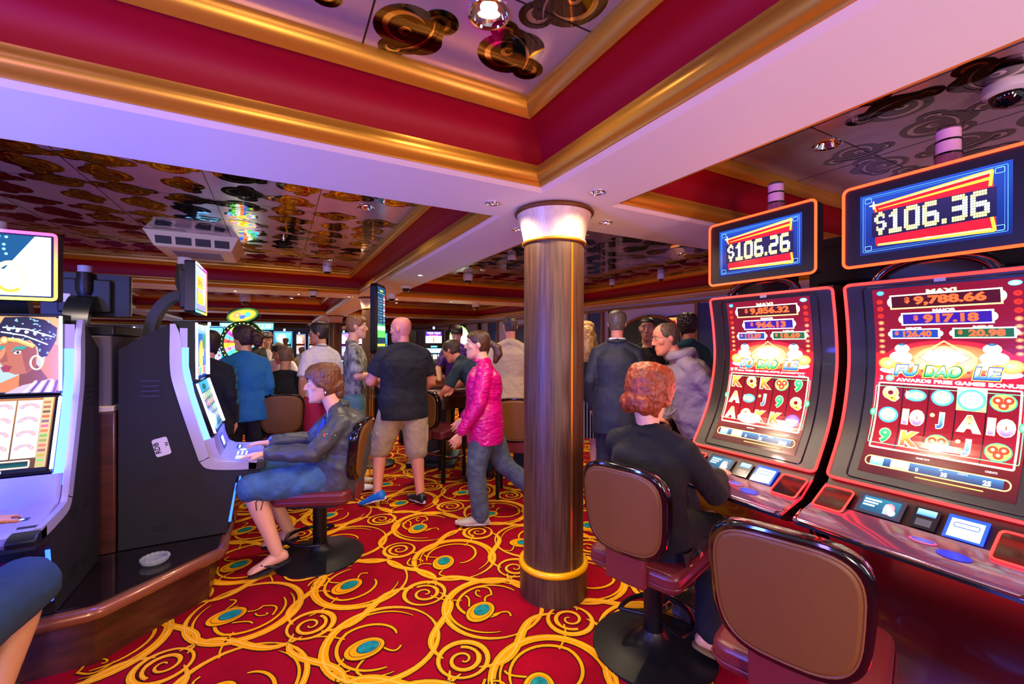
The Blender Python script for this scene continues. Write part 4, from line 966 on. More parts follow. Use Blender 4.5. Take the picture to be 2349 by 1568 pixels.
# pod core and plinth
t = thing('pod_core', 'brown and cream boxed core between the back-to-back machines of the left pod', 'cabinet', (-1.18, 3.66, .31))
m = MB(); m.box((0, 0, .41), (.70, .72, .82)); m.build('wood_base', WOOD2, t, bevel=.01)
m = MB(); m.box((0, 0, .835), (.68, .70, .03)); m.build('ledge', mat('cream_ledge', (206, 190, 160), .5), t, bevel=.004)
m = MB(); m.box((0, 0, 1.05), (.64, .62, .42)); m.build('upper_box', mat('putty_grey', (96, 90, 84), .55), t, bevel=.01)
m = MB(); m.box((0, 0, 1.29), (.66, .60, .06)); m.build('black_cap', BLACKP, t, bevel=.01)
t = thing('machine_plinth', 'low octagonal dark wood plinth with rounded copper-brown rail under the left machines', 'plinth')
PL = [(-2.08, 3.10), (-1.66, 2.68), (-.735, 2.68), (-.285, 3.11), (-.285, 4.22), (-.735, 4.65), (-1.66, 4.65), (-2.08, 4.22)]
def inset(poly, d):
    cx = sum(p[0] for p in poly)/len(poly); cy = sum(p[1] for p in poly)/len(poly); out = []; n = len(poly)
    for i in range(n):
        a, b, c = Vector(poly[i-1]), Vector(poly[i]), Vector(poly[(i+1) % n]); e1 = (b-a).normalized(); e2 = (c-b).normalized()
        n1 = Vector((-e1.y, e1.x)); n2 = Vector((-e2.y, e2.x)); nb = (n1+n2).normalized(); k = d/max(.3, nb.dot(n1)); out.append((b.x+nb.x*k, b.y+nb.y*k))
    return out
m = MB(); m.prism(inset(PL, .075), 0, .29, 'z'); m.build('base', WOOD2, t, smooth=False)
m = MB(); m.prism(inset(PL, .03), .27, .3095, 'z'); m.build('top', mat('plinth_top_gloss', (24, 14, 16), .14, 0, coat=.5), t, smooth=False)
m = MB(); q = []
for i in range(8):
    a, b = PL[i], PL[(i+1) % 8]
    for k in (0.03, .5, .97): q.append((a[0]+(b[0]-a[0])*k, a[1]+(b[1]-a[1])*k, .286))
q = [(x+(-1.18-x)*.02, y+(3.66-y)*.02, z-.018) for x, y, z in q]
m.tube(q, .034, 14, True); m.build('rail', mat('copper_brown_rail', (140, 84, 62), .25, .35, coat=.4), t)
GL = clear('cut_glass', (235, 245, 240), .03); GL.node_tree.nodes['Principled BSDF'].inputs['Transmission Weight'].default_value = .75
t = MB(); n_ = 16
t.lathe([(.050, 0), (.062, .010), (.066, .032), (.058, .034), (.054, .014), (0, .010)], n=n_, cap=True)
for k in range(16): a = 2*pi*k/16; t.sph((.060*cos(a), .060*sin(a), .026), (.009, .009, .010), 6, 5)
o = t.build('ashtray', GL, loc=(-.60, 3.055, .311), ang=20); tag(o, 'clear cut-glass ashtray on the dark plinth top beside the left machine', 'ashtray')
m = MB(); m.prism(rrect(.075, .11, .012, 3), -.001, .001, 'z')
o = m.build('paper_tag', mat('tag_white', (214, 210, 220), .6)); o.location = (-.62, 3.3085, 1.0-.10); 
o.rotation_euler = (radians(90), radians(-14), 0); 
tag(o, 'worn white tag with handwritten letters stuck on the dark machine side', 'tag')
A = Art(); A.text('RDB', 0, .022, .026, (20, 20, 24), 1, .02); A.text('W', .01, -.028, .018, (20, 20, 24), 1, .02)
a_ = A.build('handwriting', lambda x, y, L: (y*-1, x, .0015+L), o, .0)

# ------------------------------------------------------------------ chairs
def back_outline(n=44, k=1.0):
    pts = []
    for i in range(n):
        a = 2*pi*i/n; c, s_ = cos(a), sin(a); e = 2/3.6
        x = .212*k*(abs(c)**e)*(1 if c >= 0 else -1); z = .212*k*(abs(s_)**e)*(1 if s_ >= 0 else -1)
        x *= 1+.07*(z/.21); pts.append((x, z))
    return pts
def chair_back(t, zc=.775, y0=-.295, lean=.13):
    f = lambda x, z, o: (x, y0+.55*x*x-(z*lean)+o, zc+z)
    def slab(o0, o1, k, edge, name, mt):
        m = MB(); rings = []
        for o, kk in ((o0+edge*.0, k-.05), (o0+edge*.3, k-.012), (o0+edge, k), (o1-edge, k), (o1-edge*.3, k-.012), (o1, k-.05)):
            rings.append([f(x, z, o) for x, z in back_outline(k=kk)])
        m.loft(rings, cap=False)
        for o, r0 in ((o0, rings[0]), (o1, rings[-1])):
            prev = r0; c = 0
            base = len(m.v)
            lay = [[f(x, z, o) for x, z in back_outline(k=(k-.05)*q)] for q in (1.0, .66, .33, .0005)]
            m.loft(lay, cap=False)
        return m.build(name, mt, t, ang=50)
    slab(-.028, .030, 1.0, .010, 'backrest_shell', BLACKG)
    slab(-.037, -.020, .875, .006, 'rear_pad', TAN); slab(.022, .040, .885, .006, 'front_pad', TAN)
    m = MB(); m.tube([f(x, z, -.031) for x, z in back_outline(k=.885)], .0042, 6, True); m.build('piping', TANP, t)
def seat_part(t, z=.49):
    m = MB(); m.prism(rrect(.46, .50, .055, 5), z-.055, z+.035, 'z'); m.build('seat', BURG, t, bevel=.022)
    m = MB(); m.tube([(x, y, z-.022) for x, y in rrect(.468, .508, .06, 5)], .004, 6, True); m.build('seat_welt', BURG, t)
    m = MB(); m.prism(rrect(.36, .35, .03, 3), z-.08, z-.05, 'z'); m.build('seat_pan', BLACKP, t)
    m = MB(); m.box((0, -.272, z+.03), (.20, .035, .17)); m.build('back_bracket', BURG, t, bevel=.01)
def slot_chair(x, y, hd, label):
    t = thing('slot_chair', label, 'chair', (x, y, 0), head(hd), 'swivel chairs at the slot machines')
    m = MB(); m.lathe([(.30, 0), (.298, .012), (.20, .03), (.10, .045), (.062, .075), (.05, .10)], n=48); m.build('base', mat('base_black_metal', (24, 25, 27), .38, .3, bump=.04, bscale=150), t)
    m = MB(); m.lathe([(.047, .06), (.047, .38), (.034, .385), (.034, .45)], n=28); m.build('pole', BLACKM, t)
    m = MB(); m.tube([(.17*cos(a), .02+.20*sin(a), .15) for a in [radians(-20+220*i/24) for i in range(25)]], .012, 8); m.tube([(.17*cos(radians(-20)), .02+.2*sin(radians(-20)), .15), (.04, 0, .15)], .01, 8); m.tube([(.17*cos(radians(200)), .02+.2*sin(radians(200)), .15), (-.04, 0, .15)], .01, 8)
    m.build('footrest', BLACKM, t)
    seat_part(t); chair_back(t); return t
slot_chair(.265, 3.39, 292, 'swivel chair with tan back under the woman playing the left machine')
slot_chair(1.665, 1.58, 73, 'swivel chair with tan back and round black base under the red-haired woman')
slot_chair(1.605, .84, 72, 'empty swivel chair with tan back in front of the $106.36 machine, nearest the camera')
def table_chair(x, y, hd, label, z=.56):
    t = thing('gaming_chair', label, 'chair', (x, y, 0), head(hd), 'four-legged chairs at the gaming tables')
    for sx in (-1, 1):
        for sy in (-1, 1):
            m = MB(); m.box((sx*.185, sy*.175, z/2-.04), (.034, .034, z-.08)); m.build('leg', BLACKM, t, bevel=.004)
    for sx in (-1, 1):
        m = MB(); m.tube([(sx*.185, -.16, .24), (sx*.185, .16, .24)], .011, 8); m.build('side_rail', CHROME, t)
    m = MB(); m.tube([(-.17, .175, .18), (.17, .175, .18)], .011, 8); m.build('front_rail', CHROME, t)
    m = MB(); m.tube([(-.17, -.175, .30), (.17, -.175, .30)], .011, 8); m.build('rear_rail', CHROME, t)
    seat_part(t, z); chair_back(t, .80, -.285, .06); return t
table_chair(.045, 5.30, 3, 'four-legged chair with brown back under the bald seated player in black', .54)
table_chair(1.655, 4.76, 62, 'four-legged chair with brown back between the navy T-shirt man and the pink blouse woman', .54)
table_chair(2.14, 3.84, 33, 'four-legged chair with brown back between the pink blouse woman and the near column', .54)

# ------------------------------------------------------------------ people
HR = [(-.122, .012, .070, .045), (-.116, .026, .084, .03), (-.100, .042, .093, .0), (-.080, .052, .095, -.045), (-.055, .060, .094, -.072), (-.03, .066, .092, -.086), (0, .0715, .090, -.096),
      (.02, .074, .087, -.100), (.038, .0755, .091, -.102), (.06, .075, .090, -.101), (.082, .070, .080, -.093), (.100, .058, .062, -.078), (.112, .042, .042, -.055), (.119, .022, .018, -.028), (.121, .004, -.002, -.008)]
def headpt(th, z, off=0):
    z = max(-.122, min(.121, z)); 
    for i in range(len(HR)-1):
        if HR[i][0] <= z <= HR[i+1][0]: break
    a, b = HR[i], HR[i+1]; u = (z-a[0])/(b[0]-a[0]); w, yf, yb = [a[k]+(b[k]-a[k])*u for k in (1, 2, 3)]
    m_, h_ = (yf+yb)/2, (yf-yb)/2; x, y = w*sin(th), m_+h_*cos(th)
    n_ = Vector((sin(th)*.9, cos(th), (z-.01)/.11*1.1 if z > .03 else 0)).normalized()
    p = Vector((x, y, z)); return p+n_*off
def sm(a, b, t): t = max(0, min(1, (t-a)/(b-a))); return t*t*(3-2*t)
def limb(m, pts, rs, n=14):
    pts = [Vector(p) for p in pts]; m.tube(pts, list(rs), n)
    m.sph(pts[0], rs[0]*.995, n, 8); m.sph(pts[-1], rs[-1]*.995, n, 8)
def frame(fwd, up):
    f = Vector(fwd).normalized(); u = Vector(up); r = f.cross(u).normalized(); u = r.cross(f).normalized()
    return Matrix(((r.x, f.x, u.x), (r.y, f.y, u.y), (r.z, f.z, u.z)))
def remesh(o, vox, it=4, wr=0, ws=.09):
    r = o.modifiers.new('remesh', 'REMESH'); r.mode = 'VOXEL'; r.voxel_size = vox; r.use_smooth_shade = True
    s_ = o.modifiers.new('smooth', 'SMOOTH'); s_.factor = .5; s_.iterations = it
    if wr:
        k = 'folds_%g' % ws
        tx = bpy.data.textures.get(k) or bpy.data.textures.new(k, 'CLOUDS'); tx.noise_scale = ws; tx.noise_depth = 2
        d = o.modifiers.new('folds', 'DISPLACE'); d.texture = tx; d.strength = wr; d.mid_level = .5
def pose(h=1.75, **k):
    s_ = h/1.75
    J = dict(pel=(0, 0, .93), waist=(0, .005, 1.09), chest=(0, .01, 1.29), nkb=(0, -.015, 1.475), hc=(0, .025, 1.632),
             hipR=(.095, 0, .90), knR=(.105, .02, .50), anR=(.105, -.01, .085), toR=(.125, .16, .035),
             shR=(.172, -.01, 1.405), elR=(.225, -.035, 1.13), wrR=(.215, .05, .885))
    for q in list(J):
        if q.endswith('R'): J[q[:-1]+'L'] = (-J[q][0], J[q][1], J[q][2])
    J = {q: Vector(v)*s_ for q, v in J.items()}
    J['hf'] = Vector((0, 1, 0)); J['hu'] = Vector((0, 0, 1)); J['s'] = s_
    for q, v in k.items(): J[q] = Vector(v)
    return J
SP = [(-.45, .60, .66), (-.2, .86, .88), (0, 1.0, 1.0), (.5, .97, .98), (1, .87, .9), (1.5, .92, .97), (2.0, .98, 1.0), (2.35, .95, .90), (2.6, .80, .76), (2.8, .56, .60), (2.95, .40, .52), (3.02, .34, .48)]
def spine(J, t):
    K = [J['pel'], J['waist'], J['chest'], J['nkb']]
    if t < 0: return K[0]+(K[0]-K[1]).normalized()*(-t*.18)
    t = min(t, 2.9999) if t < 3 else 2.9999; i = int(t); u = t-i; a = K[i]; b = K[i+1]
    p0 = K[i-1] if i else a*2-b; p3 = K[i+2] if i < 2 else b*2-a
    return .5*((2*a*1.0)+(-p0+b)*1.0*u*1.0+(2*p0-5*a+4*b-p3)*u*u+(-p0+3*a-3*b+p3)*u**3) if True else a.lerp(b, u)
def torso(m, J, wx, wy, t0=-.45, t1=3.02, fat=0, belly=0, k=1.0, n=24, extra=None, ret=False):
    s1 = (J['hipR']-J['hipL']).normalized(); s2 = (J['shR']-J['shL']).normalized(); rings = []
    tl = [q for q in SP if t0 <= q[0] <= t1]
    if extra: tl = extra+tl
    for t, kx, ky in tl:
        c = spine(J, t); d = (spine(J, t+.1)-spine(J, t-.1)).normalized(); sd = s1.lerp(s2, max(0, min(1, t/2.2)))
        f = d.cross(sd).normalized()*1.0; f = -f if f.dot(J['bodyf']) < 0 else f; sd = f.cross(d).normalized()
        b_ = belly*math.exp(-((t-.7)/.8)**2); rx = wx*kx*k+fat*(1 if t < 2.6 else .2)+b_*.4; ry = wy*ky*k+fat*.8*(1 if t < 2.6 else .1)
        ring = []
        for i in range(n):
            a = 2*pi*i/n; x = sd*(rx*abs(cos(a))**.9*(1 if cos(a) >= 0 else -1)); yy = sin(a); ext = ry+(b_ if yy > 0 else 0)
            ring.append(c+x+f*(ext*abs(yy)**.9*(1 if yy >= 0 else -1)))
        rings.append(ring)
    if ret: return rings
    m.loft(rings)
def hand(m, w, d, pn, side, curl=.35, k=1.0, point=False):
    """w wrist, d direction of the hand, pn direction the palm faces, side +1 right hand"""
    d = Vector(d).normalized(); pn = (Vector(pn)-d*Vector(pn).dot(d)).normalized(); s_ = pn.cross(d).normalized()*side   # toward the thumb
    rings = []
    for t, rx, ry in ((-.02, .026, .021), (.015, .029, .020), (.045, .038, .016), (.075, .042, .013), (.088, .041, .011)):
        c = w+d*t*k; rings.append([c+s_*(rx*k*cos(2*pi*i/14))+pn*(ry*k*sin(2*pi*i/14)) for i in range(14)])
    m.loft(rings)
    for i, (off, L) in enumerate(((.033, .072), (.011, .080), (-.011, .075), (-.032, .060))):
        p = w+d*(.080-abs(i-1.3)*.004)*k+s_*off*k; a = curl*(.7+.15*i); pts = [p]; dd = (d+s_*(.10-.065*i)).normalized()
        for q, f in enumerate((.45, .32, .26)):
            a_ = a*(q*1.0+.6); v = dd*cos(a_)+pn*sin(a_); p = p+v*L*f*k; pts.append(p)
        limb(m, pts, [.0092*k, .0086*k, .0078*k, .0066*k], 8)
    p = w+d*.022*k+s_*.024*k; v1 = (d*.72+s_*.62+pn*.25).normalized(); p1 = p+v1*.036*k; v2 = (d*.9+s_*.30+pn*.35).normalized(); p2 = p1+v2*.03*k; p3 = p2+(d+pn*.3).normalized()*.024*k
    limb(m, [p, p1, p2, p3], [.0125*k, .0110*k, .0095*k, .0078*k], 8)
def foot(m, J, sd, k=1.0):
    an, to = J['an'+sd], J['to'+sd]; d = (to-an); fl = Vector((d.x, d.y, 0)).normalized()
    fd = (to-(an-Vector((0, 0, .055)))).normalized(); up = Vector((0, 0, 1)); s_ = fd.cross(up).normalized(); u = s_.cross(fd)
    heel = an-fd*.045-u*.035; rings = []
    for t, rx, rz, oz in ((-.055, .018, .018, .0), (-.04, .032, .036, .006), (0, .036, .045, .012), (.05, .038, .036, .006), (.10, .043, .024, -.004), (.14, .045, .018, -.009), (.165, .036, .013, -.012), (.178, .015, .008, -.014)):
        c = an-u*.040+fd*(t*1.06)+u*oz*1.0; rings.append([c+s_*(rx*k*cos(2*pi*i/16))+u*(rz*k*sin(2*pi*i/16)) for i in range(16)])
    m.loft(rings); return fd, s_, u
def shoe(J, sd, t, mt, sole, name='shoe', high=0):
    m = MB(); an, to = J['an'+sd], J['to'+sd]; fd = (to-(an-Vector((0, 0, .055)))).normalized(); s_ = fd.cross(Vector((0, 0, 1))).normalized(); u = s_.cross(fd); rings = []
    for q, rx, rz, oz in ((-.072, .020, .026, .0), (-.058, .037, .050, .006), (-.02, .043, .062, .014), (.03, .044, .052, .008), (.08, .049, .038, -.003), (.13, .052, .030, -.010), (.17, .046, .024, -.014), (.20, .030, .018, -.016), (.212, .008, .012, -.018)):
        c = an-u*.040+fd*q*1.0+u*oz; rings.append([c+s_*(rx*cos(2*pi*i/18))+u*(rz*abs(sin(2*pi*i/18))**.8*(1 if sin(2*pi*i/18) > 0 else -.62)) for i in range(18)])
    m.loft(rings); o = m.build(name, mt, t, ang=60)
    m = MB(); R2 = []
    for dz in (-.052, -.028):
        R2.append([an+fd*(.068+.148*cos(2*pi*i/24))+s_*((.050-.010*(cos(2*pi*i/24) < 0))*sin(2*pi*i/24))+u*(dz-.012) for i in range(24)])
    m.loft(R2); m.build('sole', sole, o, ang=50)
HAIRM = {}
def hair_mat(col):
    if col in HAIRM: return HAIRM[col]
    HAIRM[col] = mat('hair_%d_%d_%d' % col, col, .42, 0, bump=.6, bscale=60, var=.45, vscale=40, stretch=(1.6, 1.6, .35)); return HAIRM[col]
def hair_shell(J, t, col, th=.012, front=.072, back=-.075, side=0.0, crown=0, style='short', vox=0, puff=0, wr=0, fringe=0):
    R = J['R']; hc = J['hc']; k = J['hk']; m = MB(); rings = []; n = 40
    zs = [-.118+.239*i/30 for i in range(31)]
    for z in zs:
        ring = []
        for i in range(n):
            a = 2*pi*i/n; d = abs(((a+pi) % (2*pi))-pi)   # 0 front, pi back
            hl = front+(side-front)*sm(.62-fringe, 1.25, d)+(back-side)*sm(1.45, 2.0, d)
            if fringe: hl -= fringe*.05*(1-sm(.5, .9, d))
            w = sm(-.010, .014, z-hl); off = -.012+w*(.012+th+crown*sm(.02, .12, z)+puff*sm(.6, 1.6, d))
            ring.append(hc+R@(headpt(a, z, off)*k))
        rings.append(ring)
    m.loft(rings); return m
def finish_head(J, t, eyes=True, brow=(60, 40, 26), lips=(170, 90, 84), glasses=False, look=0):
    R = J['R']; hc = J['hc']; k = J['hk']; T = lambda x, y, z: hc+R@(Vector((x, y, z))*k)
    if eyes:
        for sx in (-1, 1):
            m = MB(); m.sph((0, 0, 0), .0125*k, 12, 8); o = m.build('eye', mat('eye_white', (225, 218, 214), .2), t, loc=T(sx*.031, .0775, .018))
            m = MB(); m.sph((0, 0, 0), (.0062*k,)*3, 10, 6); m.build('iris', mat('iris_dark', (40, 26, 18), .15), o, loc=(R@Vector((0, .0085, -.001))*k))
            m = MB(); m.tube([T(sx*(.031+.018*cos(a)), .088-.006*abs(cos(a)), .019+.0085*sin(a)) for a in [radians(25+130*i/6) for i in range(7)]], .0016*k, 5); m.build('eyelid', mat('lash_dark', (48, 30, 26), .6), t)
            m = MB(); m.tube([T(sx*q, .0935-.10*(q-.03)**2*8-.004*(q > .04), .041+.004*sin((q-.014)/.034*pi)) for q in (.014, .022, .031, .040, .048)], [.0018*k, .003*k, .0032*k, .0026*k, .0014*k], 6); m.build('eyebrow', hair_mat(brow), t)
        m = MB(); m.tube([T(.022*q, .0985-.012*q*q, -.0605+.0015*cos(q*3)) for q in (-1, -.5, 0, .5, 1)], [.0012*k, .0036*k, .0042*k, .0036*k, .0012*k], 7); m.tube([T(.019*q, .0965-.012*q*q, -.0680) for q in (-1, -.5, 0, .5, 1)], [.0012*k, .004*k, .005*k, .004*k, .0012*k], 7); m.build('lips', mat('lips_%d' % lips[0], lips, .4), t)
    if glasses:
        m = MB()
        for sx in (-1, 1):
            m.tube([T(sx*(.033+.024*cos(a)), .106, .016+.017*sin(a)) for a in [2*pi*i/20 for i in range(20)]], .0014, 5, True)
            m.tube([T(sx*.057, .104, .022), T(sx*.078, .06, .022), T(sx*.082, -.01, .018)], .0014, 5)
        m.tube([T(-.009, .108, .018), T(.009, .108, .018)], .0014, 5); m.build('glasses', mat('wire_frame', (190, 180, 180), .25, .9), t)
CLOTH = {}
def cloth(name, col, rough=.8, **k):
    new = 'cloth_'+name not in MT; m = mat('cloth_'+name, col, rough, 0, bump=k.pop('bump', .5), bscale=k.pop('bscale', 7), sheen=k.pop('sheen', .0), **k)
    if new: folds(m)
    return m
def folds(m, sc=2.2):
    n = m.node_tree
    for q in n.nodes:
        if q.type == 'TEX_NOISE' and q.outputs[0].links and q.outputs[0].links[0].to_node.type == 'BUMP':
            q.inputs['Detail'].default_value = 2.5; q.inputs['Distortion'].default_value = sc*.6
        if q.type == 'BUMP': q.inputs['Distance'].default_value = .03
def person(label, x, y, hd, J, skin=SKIN, top=None, topmat=None, sleeve='short', bot=None, botmat=None, shoes=None, wx=.165, wy=.112, fat=0, belly=0, vox=.0085, eyes=True,
           hem=.35, wr=.012, hands=(None, None), curl=(.35, .35), armk=1.0, legk=1.0, hk=1.0, group='casino guests', name='person', inflate=.014, bareshoe=False, neckless=False, collar=None, legloose=.014, brow=(60, 40, 26), glasses=False, nose=1.0, cuff=None, shorts_to=.9):
    t = thing(name, label, 'person', (x, y, 0), head(hd), group)
    J['bodyf'] = Vector((0, 1, 0)) if J['nkb'].z-J['pel'].z > .1 else Vector((0, 0, -1)); J['R'] = frame(J['hf'], J['hu']); s_ = J['s']; J['hk'] = hk
    for q in ('shL', 'shR'): J[q] = J[q]-(J['nkb']-J['chest']).normalized()*.026; J[q].x *= .955
    m = MB(); torso(m, J, wx, wy, fat=fat*.8, belly=belly*.8, k=.95)
    for sd, sg in (('L', -1), ('R', 1)):
        sh, el, wr_ = J['sh'+sd], J['el'+sd], J['wr'+sd]; ak = armk
        limb(m, [spine(J, 2.6), sh], [.06*ak, .056*ak]); limb(m, [J['nkb']+Vector((0, 0, .012)), sh.lerp(J['nkb'], .2)-Vector((0, 0, .012))], [.030*ak, .036*ak]); limb(m, [sh, sh.lerp(el, .5), el], [.054*ak, .050*ak, .041*ak]); limb(m, [el, el.lerp(wr_, .3), wr_], [.041*ak, .042*ak, .027*ak])
        hd_, pn = hands[0 if sd == 'L' else 1] or (None, None); d = Vector(hd_) if hd_ else (wr_-el).normalized()*.9+Vector((0, .15, 0))
        hand(m, wr_+d.normalized()*.01, d, pn or (-sg, .15, 0), sg, curl[0 if sd == 'L' else 1], s_*1.0)
        hp, kn, an = J['hip'+sd], J['kn'+sd], J['an'+sd]; lk = legk
        limb(m, [hp, hp.lerp(kn, .5), kn], [.086*lk, .075*lk, .056*lk]); bk = (hp-kn).cross(Vector((1, 0, 0))); 
        limb(m, [kn, kn.lerp(an, .3), kn.lerp(an, .65), an], [.054*lk, .056*lk, .043*lk, .035*lk]); foot(m, J, sd)
    R = J['R']; hc = J['hc']; T = lambda p: hc+R@(Vector(p)*hk)
    m.loft([[T(headpt(2*pi*i/32, -.122+.243*j/34)) for i in range(32)] for j in range(35)])
    limb(m, [J['nkb']-Vector((0, 0, .03)), hc+R@Vector((0, -.022, -.06))], [.057, .053*hk])
    limb(m, [T((0, .082, .026)), T((0, .100*nose, .002)), T((0, .108*nose, -.020))], [.007*hk, .0095*hk, .0125*hk], 10)
    for sx in (-1, 1):
        m.sph(T((sx*.011, .098, -.024)), .008*hk, 8, 6); m.sph(T((sx*.031, .070, .040)), (.020*hk, .020*hk, .009*hk), 10, 6, R=R); m.sph(T((sx*.042, .052, -.012)), (.026*hk, .026*hk, .028*hk), 14, 8, R=R)
        m.sph(T((sx*.078, -.012, .004)), (.009*hk, .019*hk, .032*hk), 12, 8, R=R@Matrix.Rotation(radians(-12), 3, 'X'))
    m.sph(T((0, .090, -.064)), (.022*hk, .010*hk, .009*hk), 12, 6, R=R); m.sph(T((0, .078, -.104)), (.022*hk, .018*hk, .014*hk), 12, 6, R=R)
    b = m.build('body', skin, t); remesh(b, vox, 3)
    if top is not None:
        m = MB(); inf = inflate; ex = [(-.45-hem*1.6*q, .97+.03*q, 1.0+.04*q) for q in (1, .66, .33)] if hem > 0 else []
        ex = [(-hem*1.9-.0, 1.02, 1.02), (-hem, 1.03, 1.04)] if hem > 0 else []
        tl = ex; torso(m, J, wx+inf, wy+inf, t0=(0 if hem > 0 else -.2), t1=2.93, fat=fat, belly=belly, extra=tl)
        for sd in 'LR':
            sh, el, wr_ = J['sh'+sd], J['el'+sd], J['wr'+sd]; ak = armk
            limb(m, [spine(J, 2.6), sh], [.056*ak+inf*.4, .058*ak+inf*.4]); limb(m, [J['nkb']-Vector((0, .012, .012)), sh.lerp(J['nkb'], .12)], [.056*ak+inf*.4, .056*ak+inf*.4])
            if sleeve == 'long': limb(m, [sh, sh.lerp(el, .5), el, el.lerp(wr_, .4), el.lerp(wr_, .93)], [.060*ak+inf*.4, .058*ak+inf*.4, .052*ak+inf*.3, .049*ak+inf*.3, .038*ak+inf*.3])
            elif sleeve == 'short': e = sh.lerp(el, .72); m.tube([sh, sh.lerp(e, .5), e], [.062*ak+inf*.4, .064*ak+inf*.4, .064*ak+inf*.5], 18)
            elif sleeve == 'half': e = sh.lerp(el, .92); m.tube([sh, sh.lerp(e, .5), e], [.060*ak+inf*.4, .060*ak+inf*.4, .057*ak+inf*.5], 18)
        o = m.build(top, topmat, t); remesh(o, max(.009, vox), 3, wr)
    if bot is not None:
        m = MB(); torso(m, J, wx+.008, wy+.008, t0=-.45, t1=.55, fat=fat*.9, belly=belly*.6)
        for sd in 'LR':
            hp, kn, an = J['hip'+sd], J['kn'+sd], J['an'+sd]; lk = legk; q = legloose
            if bot in ('trousers', 'jeans'): limb(m, [hp, hp.lerp(kn, .5), kn, kn.lerp(an, .5), kn.lerp(an, .96)], [.092*lk+q, .084*lk+q, .066*lk+q, .060*lk+q, .056*lk+q])
            elif bot == 'shorts':
                e = hp.lerp(kn, shorts_to) if shorts_to <= 1 else kn.lerp(an, shorts_to-1)
                pp = [hp, hp.lerp(kn, .5), kn.lerp(hp, 1-min(1, shorts_to))] if shorts_to <= 1 else [hp, hp.lerp(kn, .5), kn, e]
                rr = [.094*lk+q, .090*lk+q, .088*lk+q] if shorts_to <= 1 else [.094*lk+q, .084*lk+q, .070*lk+q, .062*lk+q]
                m.sph(hp, rr[0], 16, 10); m.tube(pp, rr, 20)
                if shorts_to > 1: m.sph(kn, rr[2], 16, 10)
            elif bot == 'skirt': pass
        if bot == 'skirt':
            d0, d1 = J['pel'], (J['knL']+J['knR'])/2; ax = (d1-d0).normalized(); rings = []
            for q in (0, .3, .6, .85): c = d0.lerp(d1, q); rings.append([c+Vector(((wx+.02+fat*.5)*cos(2*pi*i/28), (wy+.02+fat*.4)*sin(2*pi*i/28), 0)) for i in range(28)])
            m.loft(rings)
        o = m.build(bot, botmat, t); remesh(o, max(.009, vox), 3, wr*.8)
    if shoes:
        for sd in 'LR': shoe(J, sd, t, shoes[0], shoes[1])
    finish_head(J, t, eyes=eyes, brow=brow, glasses=glasses)
    return t
def add_hair(t, J, col, **k):
    extra = k.pop('extra', []); wr = k.pop('wr', .004); vox = k.pop('vox', .007)
    m = hair_shell(J, t, col, **k); R = J['R']; T = lambda p: J['hc']+R@(Vector(p)*J['hk'])
    for e in extra:
        if e[0] == 's': m.sph(T(e[1]), tuple(q*J['hk'] for q in e[2]), 16, 10, R=R)
        else: limb(m, [T(p) for p in e[1]], [q*J['hk'] for q in e[2]], 14)
    o = m.build('hair', hair_mat(col), t); remesh(o, vox, 1, wr, .025); return o

HL = lambda v: Vector(v).normalized()
BLUEDN = cloth('denim_blue', (52, 92, 128), .8, var=.25, vscale=14)
DENIMG = cloth('denim_grey', (70, 84, 100), .8, var=.25, vscale=14)
BLKC = cloth('black', (15, 15, 18), .85)
NAVY = cloth('navy_tee', (14, 18, 34), .85)
SHOEB = mat('shoe_black', (20, 20, 22), .4); SHOEW = mat('sole_white', (225, 225, 225), .5); 

# 1 seated woman at the left machine (faces -X)
J = pose(1.62, pel=(0, -.02, .60), waist=(0, -.075, .735), chest=(0, -.06, .90), nkb=(0, .0, 1.055), hc=(0, .085, 1.235),
         hipR=(.10, .0, .585), hipL=(-.10, .0, .585), knL=(-.16, .505, .585), knR=(.17, .50, .585), anL=(-.15, .36, .135), anR=(.17, .32, .15), toL=(-.17, .50, .045), toR=(.17, .46, .075),
         shL=(-.175, -.025, .995), shR=(.175, -.01, .995), elL=(-.215, .145, .785), elR=(.20, .17, .80), wrL=(-.165, .415, .800), wrR=(.12, .43, .815))
J['hf'] = HL((0, 1, -.10)); J['hu'] = HL((0, .08, 1)); J1 = J
t = person('person with short brown hair and grey-navy jacket seated playing the left slot machine', .37, 3.39, 276, J, SKIN, 'jacket', cloth('jacket_charcoal', (62, 66, 70), .45, bump=.1), 'long', 'shorts', BLUEDN, None, wx=.178, wy=.135, fat=.03, belly=.045, vox=.006, inflate=.022, armk=1.14,
           hem=.42, wr=.026, hands=(((0, 1, .05), (0, .1, -1)), ((0, 1, .05), (0, .1, -1))), curl=(.28, .28), legk=1.12, shorts_to=1.10, hk=1.06, nose=1.05)
add_hair(t, J, (104, 62, 34), th=.020, front=.040, back=-.085, side=-.018, crown=.012, wr=.012, vox=.006, extra=[('s', (0, -.085, -.02), (.062, .05, .06)), ('s', (0, -.095, -.075), (.045, .034, .04)), ('s', (0, .06, .09), (.058, .045, .026))])
m = MB(); m.tube([J['nkb']+Vector((.085*cos(a), .01+.085*sin(a), .045+.02*sin(a))) for a in [radians(120-240*i/20-90+60) for i in range(0, 21)]], .024, 10); o = m.build('collar', MT['cloth_jacket_charcoal'], t); remesh(o, .009, 2, .006)
m = MB(); m.sph((0, 0, 0), (.004, .004, .018), 8, 6); m.build('earring', CHROME, t, loc=J['hc']+J['R']@Vector((-.085, -.012, -.06)))
m = MB(); rr = torso(m, J, .178+.022, .135+.022, t0=0, t1=2.93, fat=.03, belly=.045, k=1.0, ret=True)
m.loft([[p+J['bodyf']*.012 for p in r[4:9]] for r in rr], closed_ring=False); o = m.build('blue_shirt', cloth('royal_blue', (30, 70, 220), .8), t); o.modifiers.new('s', 'SOLIDIFY').thickness = .01
